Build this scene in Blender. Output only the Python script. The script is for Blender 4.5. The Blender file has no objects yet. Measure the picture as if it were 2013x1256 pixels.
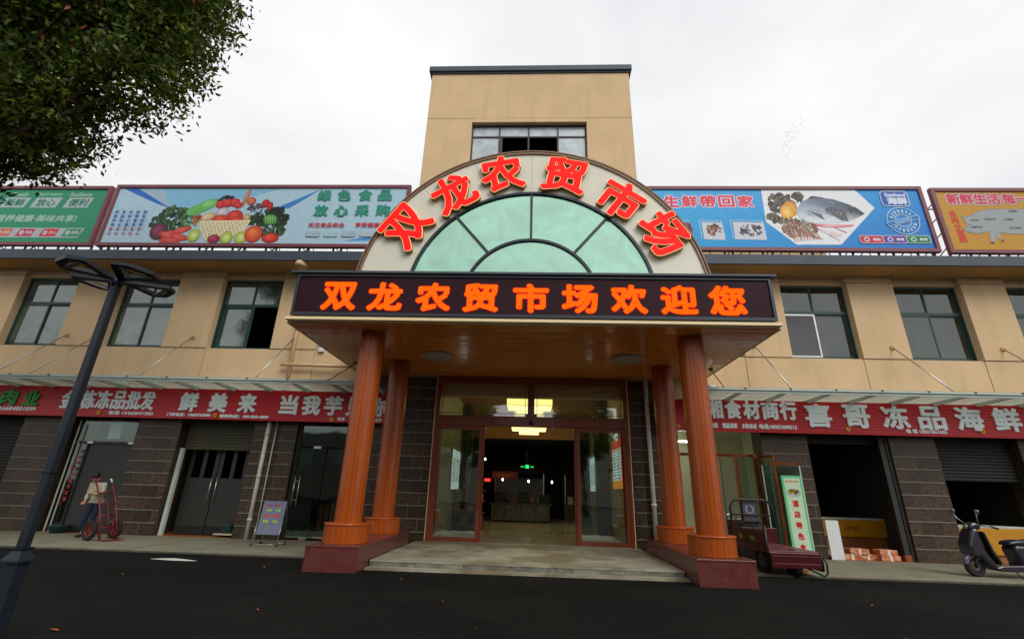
import bpy, bmesh, math, random
import numpy as np
from mathutils import Vector, Matrix, Euler
random.seed(7)
S = bpy.context.scene
COL = S.collection
PI = math.pi

# ------------------------------------------------------------------ camera
CAM = np.array([0.0, 0.0, 1.45])
FPX = 913.28
def _rot():
    p, y, r = -0.35697, -0.046936, 0.029977
    base = np.array([[1, 0, 0], [0, 0, -1], [0, 1, 0]], float)
    Rz = np.array([[math.cos(y), -math.sin(y), 0], [math.sin(y), math.cos(y), 0], [0, 0, 1]])
    Rx = np.array([[1, 0, 0], [0, math.cos(p), -math.sin(p)], [0, math.sin(p), math.cos(p)]])
    Rr = np.array([[math.cos(r), -math.sin(r), 0], [math.sin(r), math.cos(r), 0], [0, 0, 1]])
    return Rr @ Rx @ base @ Rz
RC = _rot()
cam = bpy.data.cameras.new('camera')
cam.sensor_width = 36.0
cam.lens = 36.0 * FPX / 2013.0
cam.clip_start = 0.05
cam.clip_end = 2000
camo = bpy.data.objects.new('camera', cam)
COL.objects.link(camo)
camo.matrix_world = Matrix(((RC[0][0], -RC[1][0], -RC[2][0], CAM[0]), (RC[0][1], -RC[1][1], -RC[2][1], CAM[1]),
                            (RC[0][2], -RC[1][2], -RC[2][2], CAM[2]), (0, 0, 0, 1)))
S.camera = camo
def at(x, y, Y):                                   # a point of the photo carried onto the upright plane at distance Y
    d = RC.T @ np.array([(x - 1006.5) / FPX, (y - 628.0) / FPX, 1.0])
    p = CAM + d * (Y / d[1])
    return p[0], p[2]

# ------------------------------------------------------------------ sky, sun, exposure
SUN_EL, SUN_AZ = math.radians(42), math.radians(146)
w = bpy.data.worlds.new('World'); S.world = w; w.use_nodes = True
nt = w.node_tree; nt.nodes.clear()
out = nt.nodes.new('ShaderNodeOutputWorld'); bg = nt.nodes.new('ShaderNodeBackground')
sky = nt.nodes.new('ShaderNodeTexSky'); sky.sky_type = 'NISHITA'; sky.sun_disc = False
sky.sun_elevation = SUN_EL; sky.sun_rotation = SUN_AZ; sky.dust_density = 4.0
bw = nt.nodes.new('ShaderNodeRGBToBW'); nt.links.new(sky.outputs[0], bw.inputs[0])
tc = nt.nodes.new('ShaderNodeTexCoord')
mp = nt.nodes.new('ShaderNodeMapping'); mp.inputs['Scale'].default_value = (1, 1, 2.2); nt.links.new(tc.outputs['Generated'], mp.inputs[0])
nz = nt.nodes.new('ShaderNodeTexNoise'); nz.inputs['Scale'].default_value = 1.3; nz.inputs['Detail'].default_value = 5; nz.inputs['Roughness'].default_value = .5
nt.links.new(mp.outputs[0], nz.inputs[0])
rp = nt.nodes.new('ShaderNodeValToRGB')
rp.color_ramp.elements[0].position = .3; rp.color_ramp.elements[0].color = (7.3, 7.45, 7.8, 1)
rp.color_ramp.elements[1].position = .62; rp.color_ramp.elements[1].color = (10.1, 10.15, 10.2, 1)
nt.links.new(nz.outputs[0], rp.inputs[0])
mx = nt.nodes.new('ShaderNodeMix'); mx.data_type = 'RGBA'; mx.inputs[0].default_value = .93
nt.links.new(bw.outputs[0], mx.inputs[6]); nt.links.new(rp.outputs[0], mx.inputs[7])
nt.links.new(mx.outputs[2], bg.inputs[0]); bg.inputs[1].default_value = 0.10
nt.links.new(bg.outputs[0], out.inputs[0])
sun = bpy.data.lights.new('sun', 'SUN'); sun.energy = 1.6; sun.angle = math.radians(30); sun.color = (1, .97, .92)
suno = bpy.data.objects.new('sun', sun); COL.objects.link(suno)
dv = Vector((math.sin(SUN_AZ) * math.cos(SUN_EL), math.cos(SUN_AZ) * math.cos(SUN_EL), math.sin(SUN_EL)))
suno.rotation_euler = dv.to_track_quat('Z', 'Y').to_euler()
suno.location = (0, 0, 40)
S.view_settings.view_transform = 'Standard'; S.view_settings.look = 'None'
S.view_settings.exposure = 0.1; S.view_settings.gamma = 1.0
S.view_settings.use_curve_mapping = False
S.cycles.max_bounces = 6; S.cycles.diffuse_bounces = 3; S.cycles.glossy_bounces = 3
S.cycles.transparent_max_bounces = 12; S.cycles.use_denoising = True
S.cycles.sample_clamp_indirect = 4

# ------------------------------------------------------------------ materials
def lin(c):
    return tuple(((v / 255) / 12.92 if v / 255 <= .04045 else ((v / 255 + .055) / 1.055) ** 2.4) for v in c)
MATS = {}
def mat(name, rgb, rough=.7, var=.12, scale=3.0, bump=0.0, bscale=40, metal=0.0, spec=.5, emit=0.0, ecol=None,
        alt=None, altscale=2.0, rnd=0.0, stretch=None, coat=0.0, dirt=0.0):
    m = bpy.data.materials.new(name); m.use_nodes = True
    n = m.node_tree.nodes; l = m.node_tree.links
    b = n['Principled BSDF']
    base = lin(rgb)
    b.inputs['Roughness'].default_value = rough; b.inputs['Metallic'].default_value = metal
    b.inputs['Specular IOR Level'].default_value = spec
    if coat: b.inputs['Coat Weight'].default_value = coat; b.inputs['Coat Roughness'].default_value = .08
    t = n.new('ShaderNodeTexCoord'); src = t.outputs['Object']
    if stretch:
        mm = n.new('ShaderNodeMapping'); mm.inputs['Scale'].default_value = stretch; l.new(src, mm.inputs[0]); src = mm.outputs[0]
    nz = n.new('ShaderNodeTexNoise'); nz.inputs['Scale'].default_value = scale; nz.inputs['Detail'].default_value = 6
    l.new(src, nz.inputs[0])
    rp = n.new('ShaderNodeMapRange'); rp.inputs[1].default_value = .3; rp.inputs[2].default_value = .7
    rp.inputs[3].default_value = 1 - var; rp.inputs[4].default_value = 1 + var
    l.new(nz.outputs[0], rp.inputs[0])
    colr = None
    if alt is not None:
        n2 = n.new('ShaderNodeTexNoise'); n2.inputs['Scale'].default_value = altscale; n2.inputs['Detail'].default_value = 8; n2.inputs['Roughness'].default_value = .65
        l.new(src, n2.inputs[0])
        r2 = n.new('ShaderNodeMapRange'); r2.inputs[1].default_value = .42; r2.inputs[2].default_value = .58; l.new(n2.outputs[0], r2.inputs[0])
        mxx = n.new('ShaderNodeMix'); mxx.data_type = 'RGBA'; mxx.inputs[6].default_value = (*base, 1); mxx.inputs[7].default_value = (*lin(alt), 1)
        l.new(r2.outputs[0], mxx.inputs[0]); colr = mxx.outputs[2]
    hv = n.new('ShaderNodeHueSaturation')
    if colr is None: hv.inputs['Color'].default_value = (*base, 1)
    else: l.new(colr, hv.inputs['Color'])
    val = rp.outputs[0]
    if rnd:
        oi = n.new('ShaderNodeObjectInfo'); r3 = n.new('ShaderNodeMapRange'); r3.inputs[3].default_value = 1 - rnd; r3.inputs[4].default_value = 1 + rnd
        l.new(oi.outputs['Random'], r3.inputs[0])
        ml = n.new('ShaderNodeMath'); ml.operation = 'MULTIPLY'; l.new(val, ml.inputs[0]); l.new(r3.outputs[0], ml.inputs[1]); val = ml.outputs[0]
    if dirt:
        n4 = n.new('ShaderNodeTexNoise'); n4.inputs['Scale'].default_value = 1.1; n4.inputs['Detail'].default_value = 8; n4.inputs['Roughness'].default_value = .7
        mp4 = n.new('ShaderNodeMapping'); mp4.inputs['Scale'].default_value = (3.2, 3.2, .28); l.new(t.outputs['Object'], mp4.inputs[0]); l.new(mp4.outputs[0], n4.inputs[0])
        r4 = n.new('ShaderNodeMapRange'); r4.inputs[1].default_value = .5; r4.inputs[2].default_value = .75; r4.inputs[3].default_value = 1; r4.inputs[4].default_value = 1 - dirt
        l.new(n4.outputs[0], r4.inputs[0])
        ml = n.new('ShaderNodeMath'); ml.operation = 'MULTIPLY'; l.new(val, ml.inputs[0]); l.new(r4.outputs[0], ml.inputs[1]); val = ml.outputs[0]
    l.new(val, hv.inputs['Value']); l.new(hv.outputs[0], b.inputs['Base Color'])
    if bump:
        nb = n.new('ShaderNodeTexNoise'); nb.inputs['Scale'].default_value = bscale; nb.inputs['Detail'].default_value = 4; l.new(src, nb.inputs[0])
        bp = n.new('ShaderNodeBump'); bp.inputs['Strength'].default_value = bump; bp.inputs['Distance'].default_value = .01
        l.new(nb.outputs[0], bp.inputs['Height']); l.new(bp.outputs[0], b.inputs['Normal'])
    if emit:
        b.inputs['Emission Color'].default_value = (*(ecol or base), 1); b.inputs['Emission Strength'].default_value = emit
    MATS[name] = m
    return m
def glass_mat(name, tint, refl=.08, rcol=(1, 1, 1), rough=.02, trans=1.0, body=None):
    m = bpy.data.materials.new(name); m.use_nodes = True
    n = m.node_tree.nodes; l = m.node_tree.links; n.clear()
    o = n.new('ShaderNodeOutputMaterial'); g = n.new('ShaderNodeBsdfGlossy'); g.inputs[0].default_value = (*rcol, 1); g.inputs['Roughness'].default_value = rough
    if body is None:
        t = n.new('ShaderNodeBsdfTransparent'); t.inputs[0].default_value = (*tint, 1)
    else:
        t = n.new('ShaderNodeMixShader'); t.inputs[0].default_value = body[1]
        a = n.new('ShaderNodeBsdfTransparent'); a.inputs[0].default_value = (*tint, 1)
        d = n.new('ShaderNodeBsdfDiffuse')
        tc = n.new('ShaderNodeTexCoord'); z = n.new('ShaderNodeTexNoise'); z.inputs['Scale'].default_value = 1.6; z.inputs['Detail'].default_value = 7; z.inputs['Distortion'].default_value = 1.2
        l.new(tc.outputs['Object'], z.inputs[0]); rr = n.new('ShaderNodeValToRGB')
        bc = lin(body[0]); rr.color_ramp.elements[0].position = .3; rr.color_ramp.elements[0].color = (*[v * (.7 if rough > .2 else .35) for v in bc], 1)
        rr.color_ramp.elements[1].position = .7; rr.color_ramp.elements[1].color = (*[min(1, v * (1.15 if rough > .2 else 1.6)) for v in bc], 1)  # clear panes: mottled colour painted in for uneven reflections, curtains and dim interior
        l.new(z.outputs[0], rr.inputs[0]); l.new(rr.outputs[0], d.inputs[0])
        l.new(a.outputs[0], t.inputs[1]); l.new(d.outputs[0], t.inputs[2])
    lw = n.new('ShaderNodeLayerWeight'); lw.inputs[0].default_value = .5
    mr = n.new('ShaderNodeMapRange'); mr.inputs[3].default_value = refl; mr.inputs[4].default_value = min(1, refl + .6)
    pw = n.new('ShaderNodeMath'); pw.operation = 'POWER'; pw.inputs[1].default_value = 4
    l.new(lw.outputs['Facing'], pw.inputs[0]); l.new(pw.outputs[0], mr.inputs[0])
    ms = n.new('ShaderNodeMixShader'); l.new(mr.outputs[0], ms.inputs[0]); l.new(t.outputs[0], ms.inputs[1]); l.new(g.outputs[0], ms.inputs[2])
    if rough < .1:
        tc2 = n.new('ShaderNodeTexCoord'); zb = n.new('ShaderNodeTexNoise'); zb.inputs['Scale'].default_value = 1.5
        l.new(tc2.outputs['Object'], zb.inputs[0]); bp = n.new('ShaderNodeBump'); bp.inputs['Strength'].default_value = .15; bp.inputs['Distance'].default_value = .02
        l.new(zb.outputs[0], bp.inputs['Height']); l.new(bp.outputs[0], g.inputs['Normal'])
    l.new(ms.outputs[0], o.inputs[0]); MATS[name] = m
    return m
def emis(name, col, st):
    m = bpy.data.materials.new(name); m.use_nodes = True; n = m.node_tree.nodes; l = m.node_tree.links; n.clear()
    o = n.new('ShaderNodeOutputMaterial'); e = n.new('ShaderNodeEmission'); e.inputs[0].default_value = (*col, 1); e.inputs[1].default_value = st
    l.new(e.outputs[0], o.inputs[0]); MATS[name] = m
    return m
def colmat(name, rough=.5, emit=0.0, fade=0.0):
    m = bpy.data.materials.new(name); m.use_nodes = True; n = m.node_tree.nodes; l = m.node_tree.links; b = n['Principled BSDF']
    a = n.new('ShaderNodeVertexColor'); a.layer_name = 'Col'
    tc = n.new('ShaderNodeTexCoord'); z = n.new('ShaderNodeTexNoise'); z.inputs['Scale'].default_value = 9; z.inputs['Detail'].default_value = 6
    l.new(tc.outputs['Object'], z.inputs[0]); mr = n.new('ShaderNodeMapRange'); mr.inputs[3].default_value = .85; mr.inputs[4].default_value = 1.15
    l.new(z.outputs[0], mr.inputs[0]); h = n.new('ShaderNodeHueSaturation'); l.new(a.outputs[0], h.inputs['Color']); l.new(mr.outputs[0], h.inputs['Value'])
    l.new(h.outputs[0], b.inputs['Base Color']); b.inputs['Roughness'].default_value = rough; b.inputs['Specular IOR Level'].default_value = .3
    if emit: l.new(a.outputs[0], b.inputs['Emission Color']); b.inputs['Emission Strength'].default_value = emit
    MATS[name] = m
    return m
mat('asphalt', (12, 13, 12), .9, .6, 45, .9, 60, alt=(21, 21, 18), altscale=.5, spec=.12)
mat('concrete', (126, 122, 102), .85, .16, 1.5, .2, 30, dirt=.15, spec=.3)
mat('kerb_stone', (78, 74, 60), .9, .4, 9)
mat('joint_grey', (84, 80, 66), .9, .3, 9)
mat('stoop', (158, 154, 134), .6, .18, 2.5, .1, 30, rnd=.06, alt=(122, 112, 88), altscale=.7)
mat('stoop_riser', (120, 120, 104), .7, .25, 14, .2, 50, rnd=.12, alt=(95, 95, 80), altscale=4)
mat('granite', (98, 52, 46), .25, .28, 60, 0, alt=(90, 42, 40), altscale=3)
mat('ochre', (214, 184, 144), .9, .06, 1.0, .12, 60, dirt=.14, spec=.2)
mat('ochre_dark', (204, 164, 108), .9, .06, 1.0, .1, 60, spec=.2)
mat('joint', (60, 42, 28), .9, 0)
mat('slate', (62, 72, 84), .6, .12, 2.0, .05, 40, dirt=.15)
mat('tile_stone', (50, 44, 33), .4, .75, 16, .1, 30, alt=(72, 50, 36), altscale=5, rnd=.28, spec=.4)
mat('tile_joint', (134, 126, 102), .9, .1, 5)
mat('dark_trim', (26, 26, 24), .5, .1)
mat('green_frame', (22, 62, 58), .45, .12, 3)
mat('brown_frame', (62, 48, 48), .45, .08, 3)
mat('steel', (190, 190, 186), .3, .05, 8, metal=.85)
mat('awning_steel', (186, 198, 188), .5, .1, 3)
mat('white_pipe', (200, 200, 184), .5, .08, 3, dirt=.15)
mat('ochre_pipe', (216, 182, 134), .6, .05, 3)
mat('rust', (140, 72, 30), .9, .3, 12)
mat('red_metal', (206, 10, 24), .42, .1, 1.5, dirt=.12)
mat('white_letter', (246, 250, 255), .5, .04, 4)
mat('green_letter', (30, 150, 50), .5, .05, 4)
mat('yellow_disc', (235, 190, 20), .5, .05, 4)
mat('wood_column', (168, 78, 16), .3, .14, 3.0, rnd=.05, stretch=(6, 6, .7), alt=(148, 64, 12), altscale=3, coat=.12, spec=.35)
mat('wood_soffit', (246, 164, 66), .2, .25, 3.0, stretch=(.6, 8, 8), alt=(224, 134, 46), altscale=1.5, coat=.5)
mat('soffit_gap', (40, 22, 10), .8, .1)
mat('shaft_dark', (96, 42, 12), .6, .1)
mat('ivory', (232, 212, 165), .5, .03)
mat('led_black', (46, 18, 26), .6, .06, 6, spec=.15)
mat('led_frame', (46, 52, 60), .4, .05, metal=.4)
mat('arch_face', (220, 215, 196), .45, .03, 1.2, dirt=.05)
mat('arch_trim', (132, 100, 72), .5, .2, 18)
mat('red_letter', (235, 16, 14), .5, .02, spec=.1, emit=.55, ecol=(1.0, .018, .014))
mat('cream_edge', (250, 215, 150), .5, .03, emit=.25, ecol=(1, .75, .42))
mat('letter_side', (176, 140, 66), .5, .05)
mat('brown_door', (122, 54, 26), .4, .16, 4, stretch=(3, 3, .6), coat=.2)
mat('board_frame', (120, 58, 66), .55, .08, 3)
mat('truss', (66, 58, 60), .6, .15, 8)
mat('lamp_metal', (26, 34, 42), .45, .12, 6, spec=.35)
mat('black', (14, 14, 15), .45, .1)
mat('rubber', (22, 22, 22), .85, .1)
mat('cart_red', (112, 16, 18), .45, .12, 6)
mat('trike_red', (66, 5, 9), .3, .15, 4, coat=.3)
mat('trike_bed', (100, 44, 52), .4, .2, 5)
mat('scooter_grey', (38, 35, 44), .3, .15, 4, coat=.4)
mat('scooter_silver', (122, 118, 138), .25, .08, 4, metal=.5)
mat('seat_black', (30, 30, 48), .35, .1)
mat('freezer_yellow', (186, 128, 0), .45, .08, 3)
mat('box_orange', (190, 80, 24), .6, .35, 9, alt=(200, 150, 110), altscale=7)
mat('white_board', (215, 218, 218), .4, .04)
mat('shutter', (70, 68, 48), .6, .1, 3, rnd=.05)
mat('shutter_dark', (28, 30, 26), .6, .1, 3)
mat('grey_door', (40, 41, 38), .5, .12, 2)
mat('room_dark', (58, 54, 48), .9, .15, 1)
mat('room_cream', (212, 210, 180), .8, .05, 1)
mat('room_floor', (150, 88, 44), .4, .15, 2)
mat('foyer_floor', (190, 186, 160), .15, .06, 2)
mat('foyer_wall', (206, 200, 175), .6, .05, 1)
mat('foyer_ceiling', (150, 110, 70), .7, .08, 1)
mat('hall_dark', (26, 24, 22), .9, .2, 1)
mat('stone_dark', (54, 52, 46), .3, .3, 5)
mat('counter_steel', (96, 96, 84), .35, .4, 6, metal=.4)
mat('bark', (70, 56, 42), .95, .3, 9, .6, 20)
mat('skin', (196, 140, 110), .6, .05)
mat('shirt_cream', (176, 168, 146), .85, .12, 12)
mat('jeans_blue', (22, 30, 60), .9, .15, 12)
mat('hair_black', (16, 14, 14), .6, .1)
mat('shoe', (40, 36, 34), .7, .1)
mat('chalk_board', (112, 118, 142), .35, .1, 4)
mat('seat_pad', (66, 64, 80), .5, .1, 4)
mat('banner_dark', (110, 24, 24), .6, .1, 4)
mat('copper', (170, 92, 50), .15, .15, 5, metal=.8)
mat('paper_white', (205, 208, 200), .8, .1, 12)
mat('leaf_dry', (150, 84, 30), .8, .25, 30, rnd=.4)
mat('bird_black', (120, 122, 126), .9, .1)
mat('roof_grey', (96, 96, 92), .9, .15, 2)
mat('opposite_wall', (110, 106, 98), .9, .1, 1)
mat('lamp_disc', (172, 165, 155), .5, .05)
glass_mat('win_glass', (.5, .55, .52), .15, (.92, 1, .97), .06, body=((96, 108, 102), .55))
glass_mat('win_glass_dark', (.5, .52, .5), .10, (.95, 1, .97), .04, body=((60, 64, 58), .35))
glass_mat('frost_glass', (.5, .55, .58), .15, (.9, .97, 1), .25, body=((190, 200, 204), .85))
glass_mat('door_glass', (.80, .86, .82), .17, (1, 1, 1), .015)
glass_mat('shop_glass', (.74, .83, .78), .07, (.9, 1, .95), .03)
glass_mat('arch_glass', (.2, .3, .25), .62, (.56, .86, .70), .04, body=((120, 178, 148), .95))
glass_mat('awning_glass', (.80, .86, .83), .06, (.95, 1, 1), .15, body=((200, 210, 200), .5))
_n = MATS['awning_glass'].node_tree                # ribbed sheet that glows when the sky is above it
_d = [q for q in _n.nodes if q.type == 'BSDF_DIFFUSE'][0]; _t = _n.nodes.new('ShaderNodeBsdfTranslucent'); _t.inputs[0].default_value = (.62, .68, .62, 1)
_l = _d.outputs[0].links[0].to_socket; _n.links.new(_t.outputs[0], _l)
mat('screen_mesh', (92, 92, 96), .8, .06, 2)
emis('led_orange', (1.0, .12, .004), 1.25)
_m = MATS['led_orange'].node_tree                   # rows of diodes
_e = [q for q in _m.nodes if q.type == 'EMISSION'][0]; _c = _m.nodes.new('ShaderNodeTexCoord'); _w = _m.nodes.new('ShaderNodeTexWave')
_w.bands_direction = 'Z'; _w.inputs['Scale'].default_value = 6.3; _r = _m.nodes.new('ShaderNodeMapRange'); _r.inputs[3].default_value = .85; _r.inputs[4].default_value = 1.6
_m.links.new(_c.outputs['Object'], _w.inputs[0]); _m.links.new(_w.outputs[1], _r.inputs[0]); _m.links.new(_r.outputs[0], _e.inputs[1])
emis('led_red', (.9, .012, .012), .9)
emis('warm_light', (1.0, .80, .26), 2.2)
emis('warm_dim', (1.0, .80, .26), .8)
emis('bulb_white', (1, .97, .9), 14)
emis('neon_red', (1, .04, .03), 1.5)
emis('tube_white', (.9, 1, .9), 26)
emis('exit_green', (.03, 1, .2), 1.4)
colmat('print', .5)
colmat('print_lit', .5, .9)
def foliage_mat():
    m = bpy.data.materials.new('foliage'); m.use_nodes = True; n = m.node_tree.nodes; l = m.node_tree.links; n.clear()
    o = n.new('ShaderNodeOutputMaterial'); a = n.new('ShaderNodeVertexColor'); a.layer_name = 'Col'
    d = n.new('ShaderNodeBsdfDiffuse'); t = n.new('ShaderNodeBsdfTranslucent'); g = n.new('ShaderNodeBsdfGlossy'); g.inputs['Roughness'].default_value = .35
    l.new(a.outputs[0], d.inputs[0]); l.new(a.outputs[0], t.inputs[0])
    m1 = n.new('ShaderNodeMixShader'); m1.inputs[0].default_value = .35; l.new(d.outputs[0], m1.inputs[1]); l.new(t.outputs[0], m1.inputs[2])
    m2 = n.new('ShaderNodeMixShader'); m2.inputs[0].default_value = .018; l.new(m1.outputs[0], m2.inputs[1]); l.new(g.outputs[0], m2.inputs[2])
    l.new(m2.outputs[0], o.inputs[0]); MATS['foliage'] = m
foliage_mat()

# ------------------------------------------------------------------ building helpers
WL = {}                                            # world location of every parent
def thing(name, label, cat, loc=(0, 0, 0), group=None, rot=0.0):
    o = bpy.data.objects.new(name, None); COL.objects.link(o); o.empty_display_size = .2
    o.location = loc; o.rotation_euler = (0, 0, rot)
    o['label'] = label; o['category'] = cat
    if group: o['group'] = group
    WL[o.name] = Vector(loc)
    return o
def tag(o, label, cat, group=None):
    o['label'] = label; o['category'] = cat
    if group: o['group'] = group
    return o
def link(name, me, parent=None, mats=None, kind=None, label=None, local=False):
    o = bpy.data.objects.new(name, me); COL.objects.link(o)
    if mats:
        for q in (mats if isinstance(mats, (list, tuple)) else [mats]):
            me.materials.append(MATS[q])
    if parent is not None:
        o.parent = parent
        if not local and parent.type == 'EMPTY': o.location = -WL[parent.name]
    if kind: o['kind'] = kind
    if label: o['label'] = label
    return o
def mesh(name, v, f, mats, parent=None, smooth=False, **k):
    me = bpy.data.meshes.new(name); me.from_pydata([tuple(p) for p in v], [], [tuple(q) for q in f]); me.update()
    if smooth:
        for p in me.polygons: p.use_smooth = True
    return link(name, me, parent, mats, **k)
BF = [(0, 3, 2, 1), (4, 5, 6, 7), (0, 1, 5, 4), (1, 2, 6, 5), (2, 3, 7, 6), (3, 0, 4, 7)]
def boxv(b):
    x0, x1, y0, y1, z0, z1 = b
    return [(x0, y0, z0), (x1, y0, z0), (x1, y1, z0), (x0, y1, z0), (x0, y0, z1), (x1, y0, z1), (x1, y1, z1), (x0, y1, z1)]
def box(name, b, m, parent=None, bevel=0, **k):
    if bevel:
        bm = bmesh.new(); vs = [bm.verts.new(p) for p in boxv(b)]
        for f in BF: bm.faces.new([vs[i] for i in f])
        bmesh.ops.bevel(bm, geom=bm.edges[:], offset=bevel, segments=2, affect='EDGES', profile=.5)
        me = bpy.data.meshes.new(name); bm.to_mesh(me); bm.free()
        return link(name, me, parent, m, **k)
    return mesh(name, boxv(b), BF, m, parent, **k)
def boxes(name, bs, m, parent=None, **k):
    v, f = [], []
    for b in bs:
        o = len(v); v += boxv(b); f += [tuple(i + o for i in q) for q in BF]
    return mesh(name, v, f, m, parent, **k)
def barv(p, q, w, h=None):
    h = h or w; p, q = Vector(p), Vector(q); d = (q - p).normalized()
    up = Vector((0, 0, 1)) if abs(d.z) < .95 else Vector((0, 1, 0))
    s = d.cross(up).normalized(); u = s.cross(d)
    r = []
    for c in (p, q):
        for a, b in ((-1, -1), (1, -1), (1, 1), (-1, 1)): r.append(c + s * a * w / 2 + u * b * h / 2)
    return r
BARF = [(0, 1, 2, 3), (7, 6, 5, 4), (0, 4, 5, 1), (1, 5, 6, 2), (2, 6, 7, 3), (3, 7, 4, 0)]
def bar(name, p, q, w, m, parent=None, h=None, **k):
    return mesh(name, barv(p, q, w, h), BARF, m, parent, **k)
def bars(name, L, m, parent=None, **k):
    v, f = [], []
    for p, q, w in L:
        o = len(v); v += barv(p, q, w); f += [tuple(i + o for i in z) for z in BARF]
    return mesh(name, v, f, m, parent, **k)
def tube(name, pts, r, m, parent=None, n=10, caps=True, **k):
    pts = [Vector(p) for p in pts]; v, f = [], []
    rs = r if isinstance(r, (list, tuple)) else [r] * len(pts)
    prev = None
    for i, p in enumerate(pts):
        d = (pts[min(i + 1, len(pts) - 1)] - pts[max(i - 1, 0)]).normalized()
        if prev is None:
            up = Vector((0, 0, 1)) if abs(d.z) < .9 else Vector((0, 1, 0)); s = d.cross(up).normalized()
        else:
            s = (prev - d * prev.dot(d)).normalized()
        prev = s; u = s.cross(d)
        for j in range(n):
            a = 2 * PI * j / n; v.append(p + (s * math.cos(a) + u * math.sin(a)) * rs[i])
    for i in range(len(pts) - 1):
        for j in range(n):
            a, b = i * n + j, i * n + (j + 1) % n; f.append((a, b, b + n, a + n))
    if caps: f.append(tuple(range(n))[::-1]); f.append(tuple(range(len(v) - n, len(v))))
    return mesh(name, v, f, m, parent, smooth=True, **k)
def lathe(name, prof, c, m, parent=None, n=32, axis='z', **k):
    v, f = [], []
    for r, z in prof:
        for j in range(n):
            a = 2 * PI * j / n
            p = (r * math.cos(a), r * math.sin(a), z)
            if axis == 'y': p = (p[0], p[2], p[1])
            if axis == 'x': p = (p[2], p[0], p[1])
            v.append((c[0] + p[0], c[1] + p[1], c[2] + p[2]))
    for i in range(len(prof) - 1):
        for j in range(n):
            a, b = i * n + j, i * n + (j + 1) % n; f.append((a, b, b + n, a + n))
    f.append(tuple(range(n))[::-1]); f.append(tuple(range(len(v) - n, len(v))))
    return mesh(name, v, f, m, parent, smooth=True, **k)
def extrude_xz(name, poly, y0, y1, m, parent=None, bevel=0, **k):   # outline in x,z given thickness along y
    bm = bmesh.new(); a = [bm.verts.new((x, y0, z)) for x, z in poly]
    fc = bm.faces.new(a); r = bmesh.ops.extrude_face_region(bm, geom=[fc])
    for g in r['geom']:
        if isinstance(g, bmesh.types.BMVert): g.co.y = y1
    bmesh.ops.recalc_face_normals(bm, faces=bm.faces[:])
    if bevel: bmesh.ops.bevel(bm, geom=bm.edges[:], offset=bevel, segments=2, affect='EDGES', profile=.5)
    me = bpy.data.meshes.new(name); bm.to_mesh(me); bm.free()
    return link(name, me, parent, m, **k)
def shared(name, me, parent, loc):
    o = bpy.data.objects.new(name, me); COL.objects.link(o); o.parent = parent
    o.location = Vector(loc) - (WL[parent.name] if parent is not None and parent.type == 'EMPTY' else Vector((0, 0, 0)))
    return o

# ------------------------------------------------------------------ lettering
_G = {}
def glyph(t, ext=0.0):
    k = (t, ext)
    if k in _G: return _G[k]
    c = bpy.data.curves.new('t', 'FONT'); c.body = t; c.size = 1; c.extrude = ext; c.resolution_u = 3
    o = bpy.data.objects.new('t', c); COL.objects.link(o)
    bpy.context.view_layer.update()
    me = bpy.data.meshes.new_from_object(o.evaluated_get(bpy.context.evaluated_depsgraph_get()))
    v = np.array([list(q.co) for q in me.vertices]); f = [tuple(p.vertices) for p in me.polygons]
    bpy.data.objects.remove(o); bpy.data.curves.remove(c); bpy.data.meshes.remove(me)
    _G[k] = (v, f)
    return _G[k]
def fit(v, cx, cz, W, H=None, shear=0.0, rot=0.0):
    lo, hi = v.min(0), v.max(0); s = hi - lo
    sx = W / s[0]; sy = (H / s[1]) if H else sx
    p = (v[:, :2] - (lo[:2] + hi[:2]) / 2) * np.array([sx, sy])
    p[:, 0] += p[:, 1] * shear
    if rot:
        c, q = math.cos(rot), math.sin(rot); p = p @ np.array([[c, q], [-q, c]])
    return p + np.array([cx, cz])
def shifts(r, n=8):
    return [(0, 0)] + [(r * math.cos(2 * PI * i / n + .3), r * math.sin(2 * PI * i / n + .3)) for i in range(n)] if r > 0 else [(0, 0)]
def letter(name, t, cx, cz, Y, W, H, m, parent, bold=.0, rise=.02, shear=0.0, rot=0.0, n=8, square=False, **k):
    """upright letter facing -Y: its stroke is thickened by layered copies 0.4 mm apart; side walls give it depth"""
    v, f = glyph(t, .5); p = fit(v, cx, cz, W - 2 * bold, (H - 2 * bold) if H else None, shear, rot)
    VV, FF = [], []
    sh = shifts(bold, n)
    if square: sh = [(0, 0)] + [(a * bold, b * bold) for a in (-1, 0, 1) for b in (-1, 0, 1) if a or b] + [(a * bold * .5, b * bold * .5) for a in (-1, 1) for b in (-1, 1)]
    for i, (dx, dz) in enumerate(sh):
        o = len(VV); top = Y - rise - i * .0004
        for (x, z), zz in zip(p, v[:, 2]): VV.append((x + dx, top if zz > 0 else Y, z + dz))
        FF += [tuple(q + o for q in g) for g in f]
    return mesh(name, VV, FF, m, parent, **k)
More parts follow.
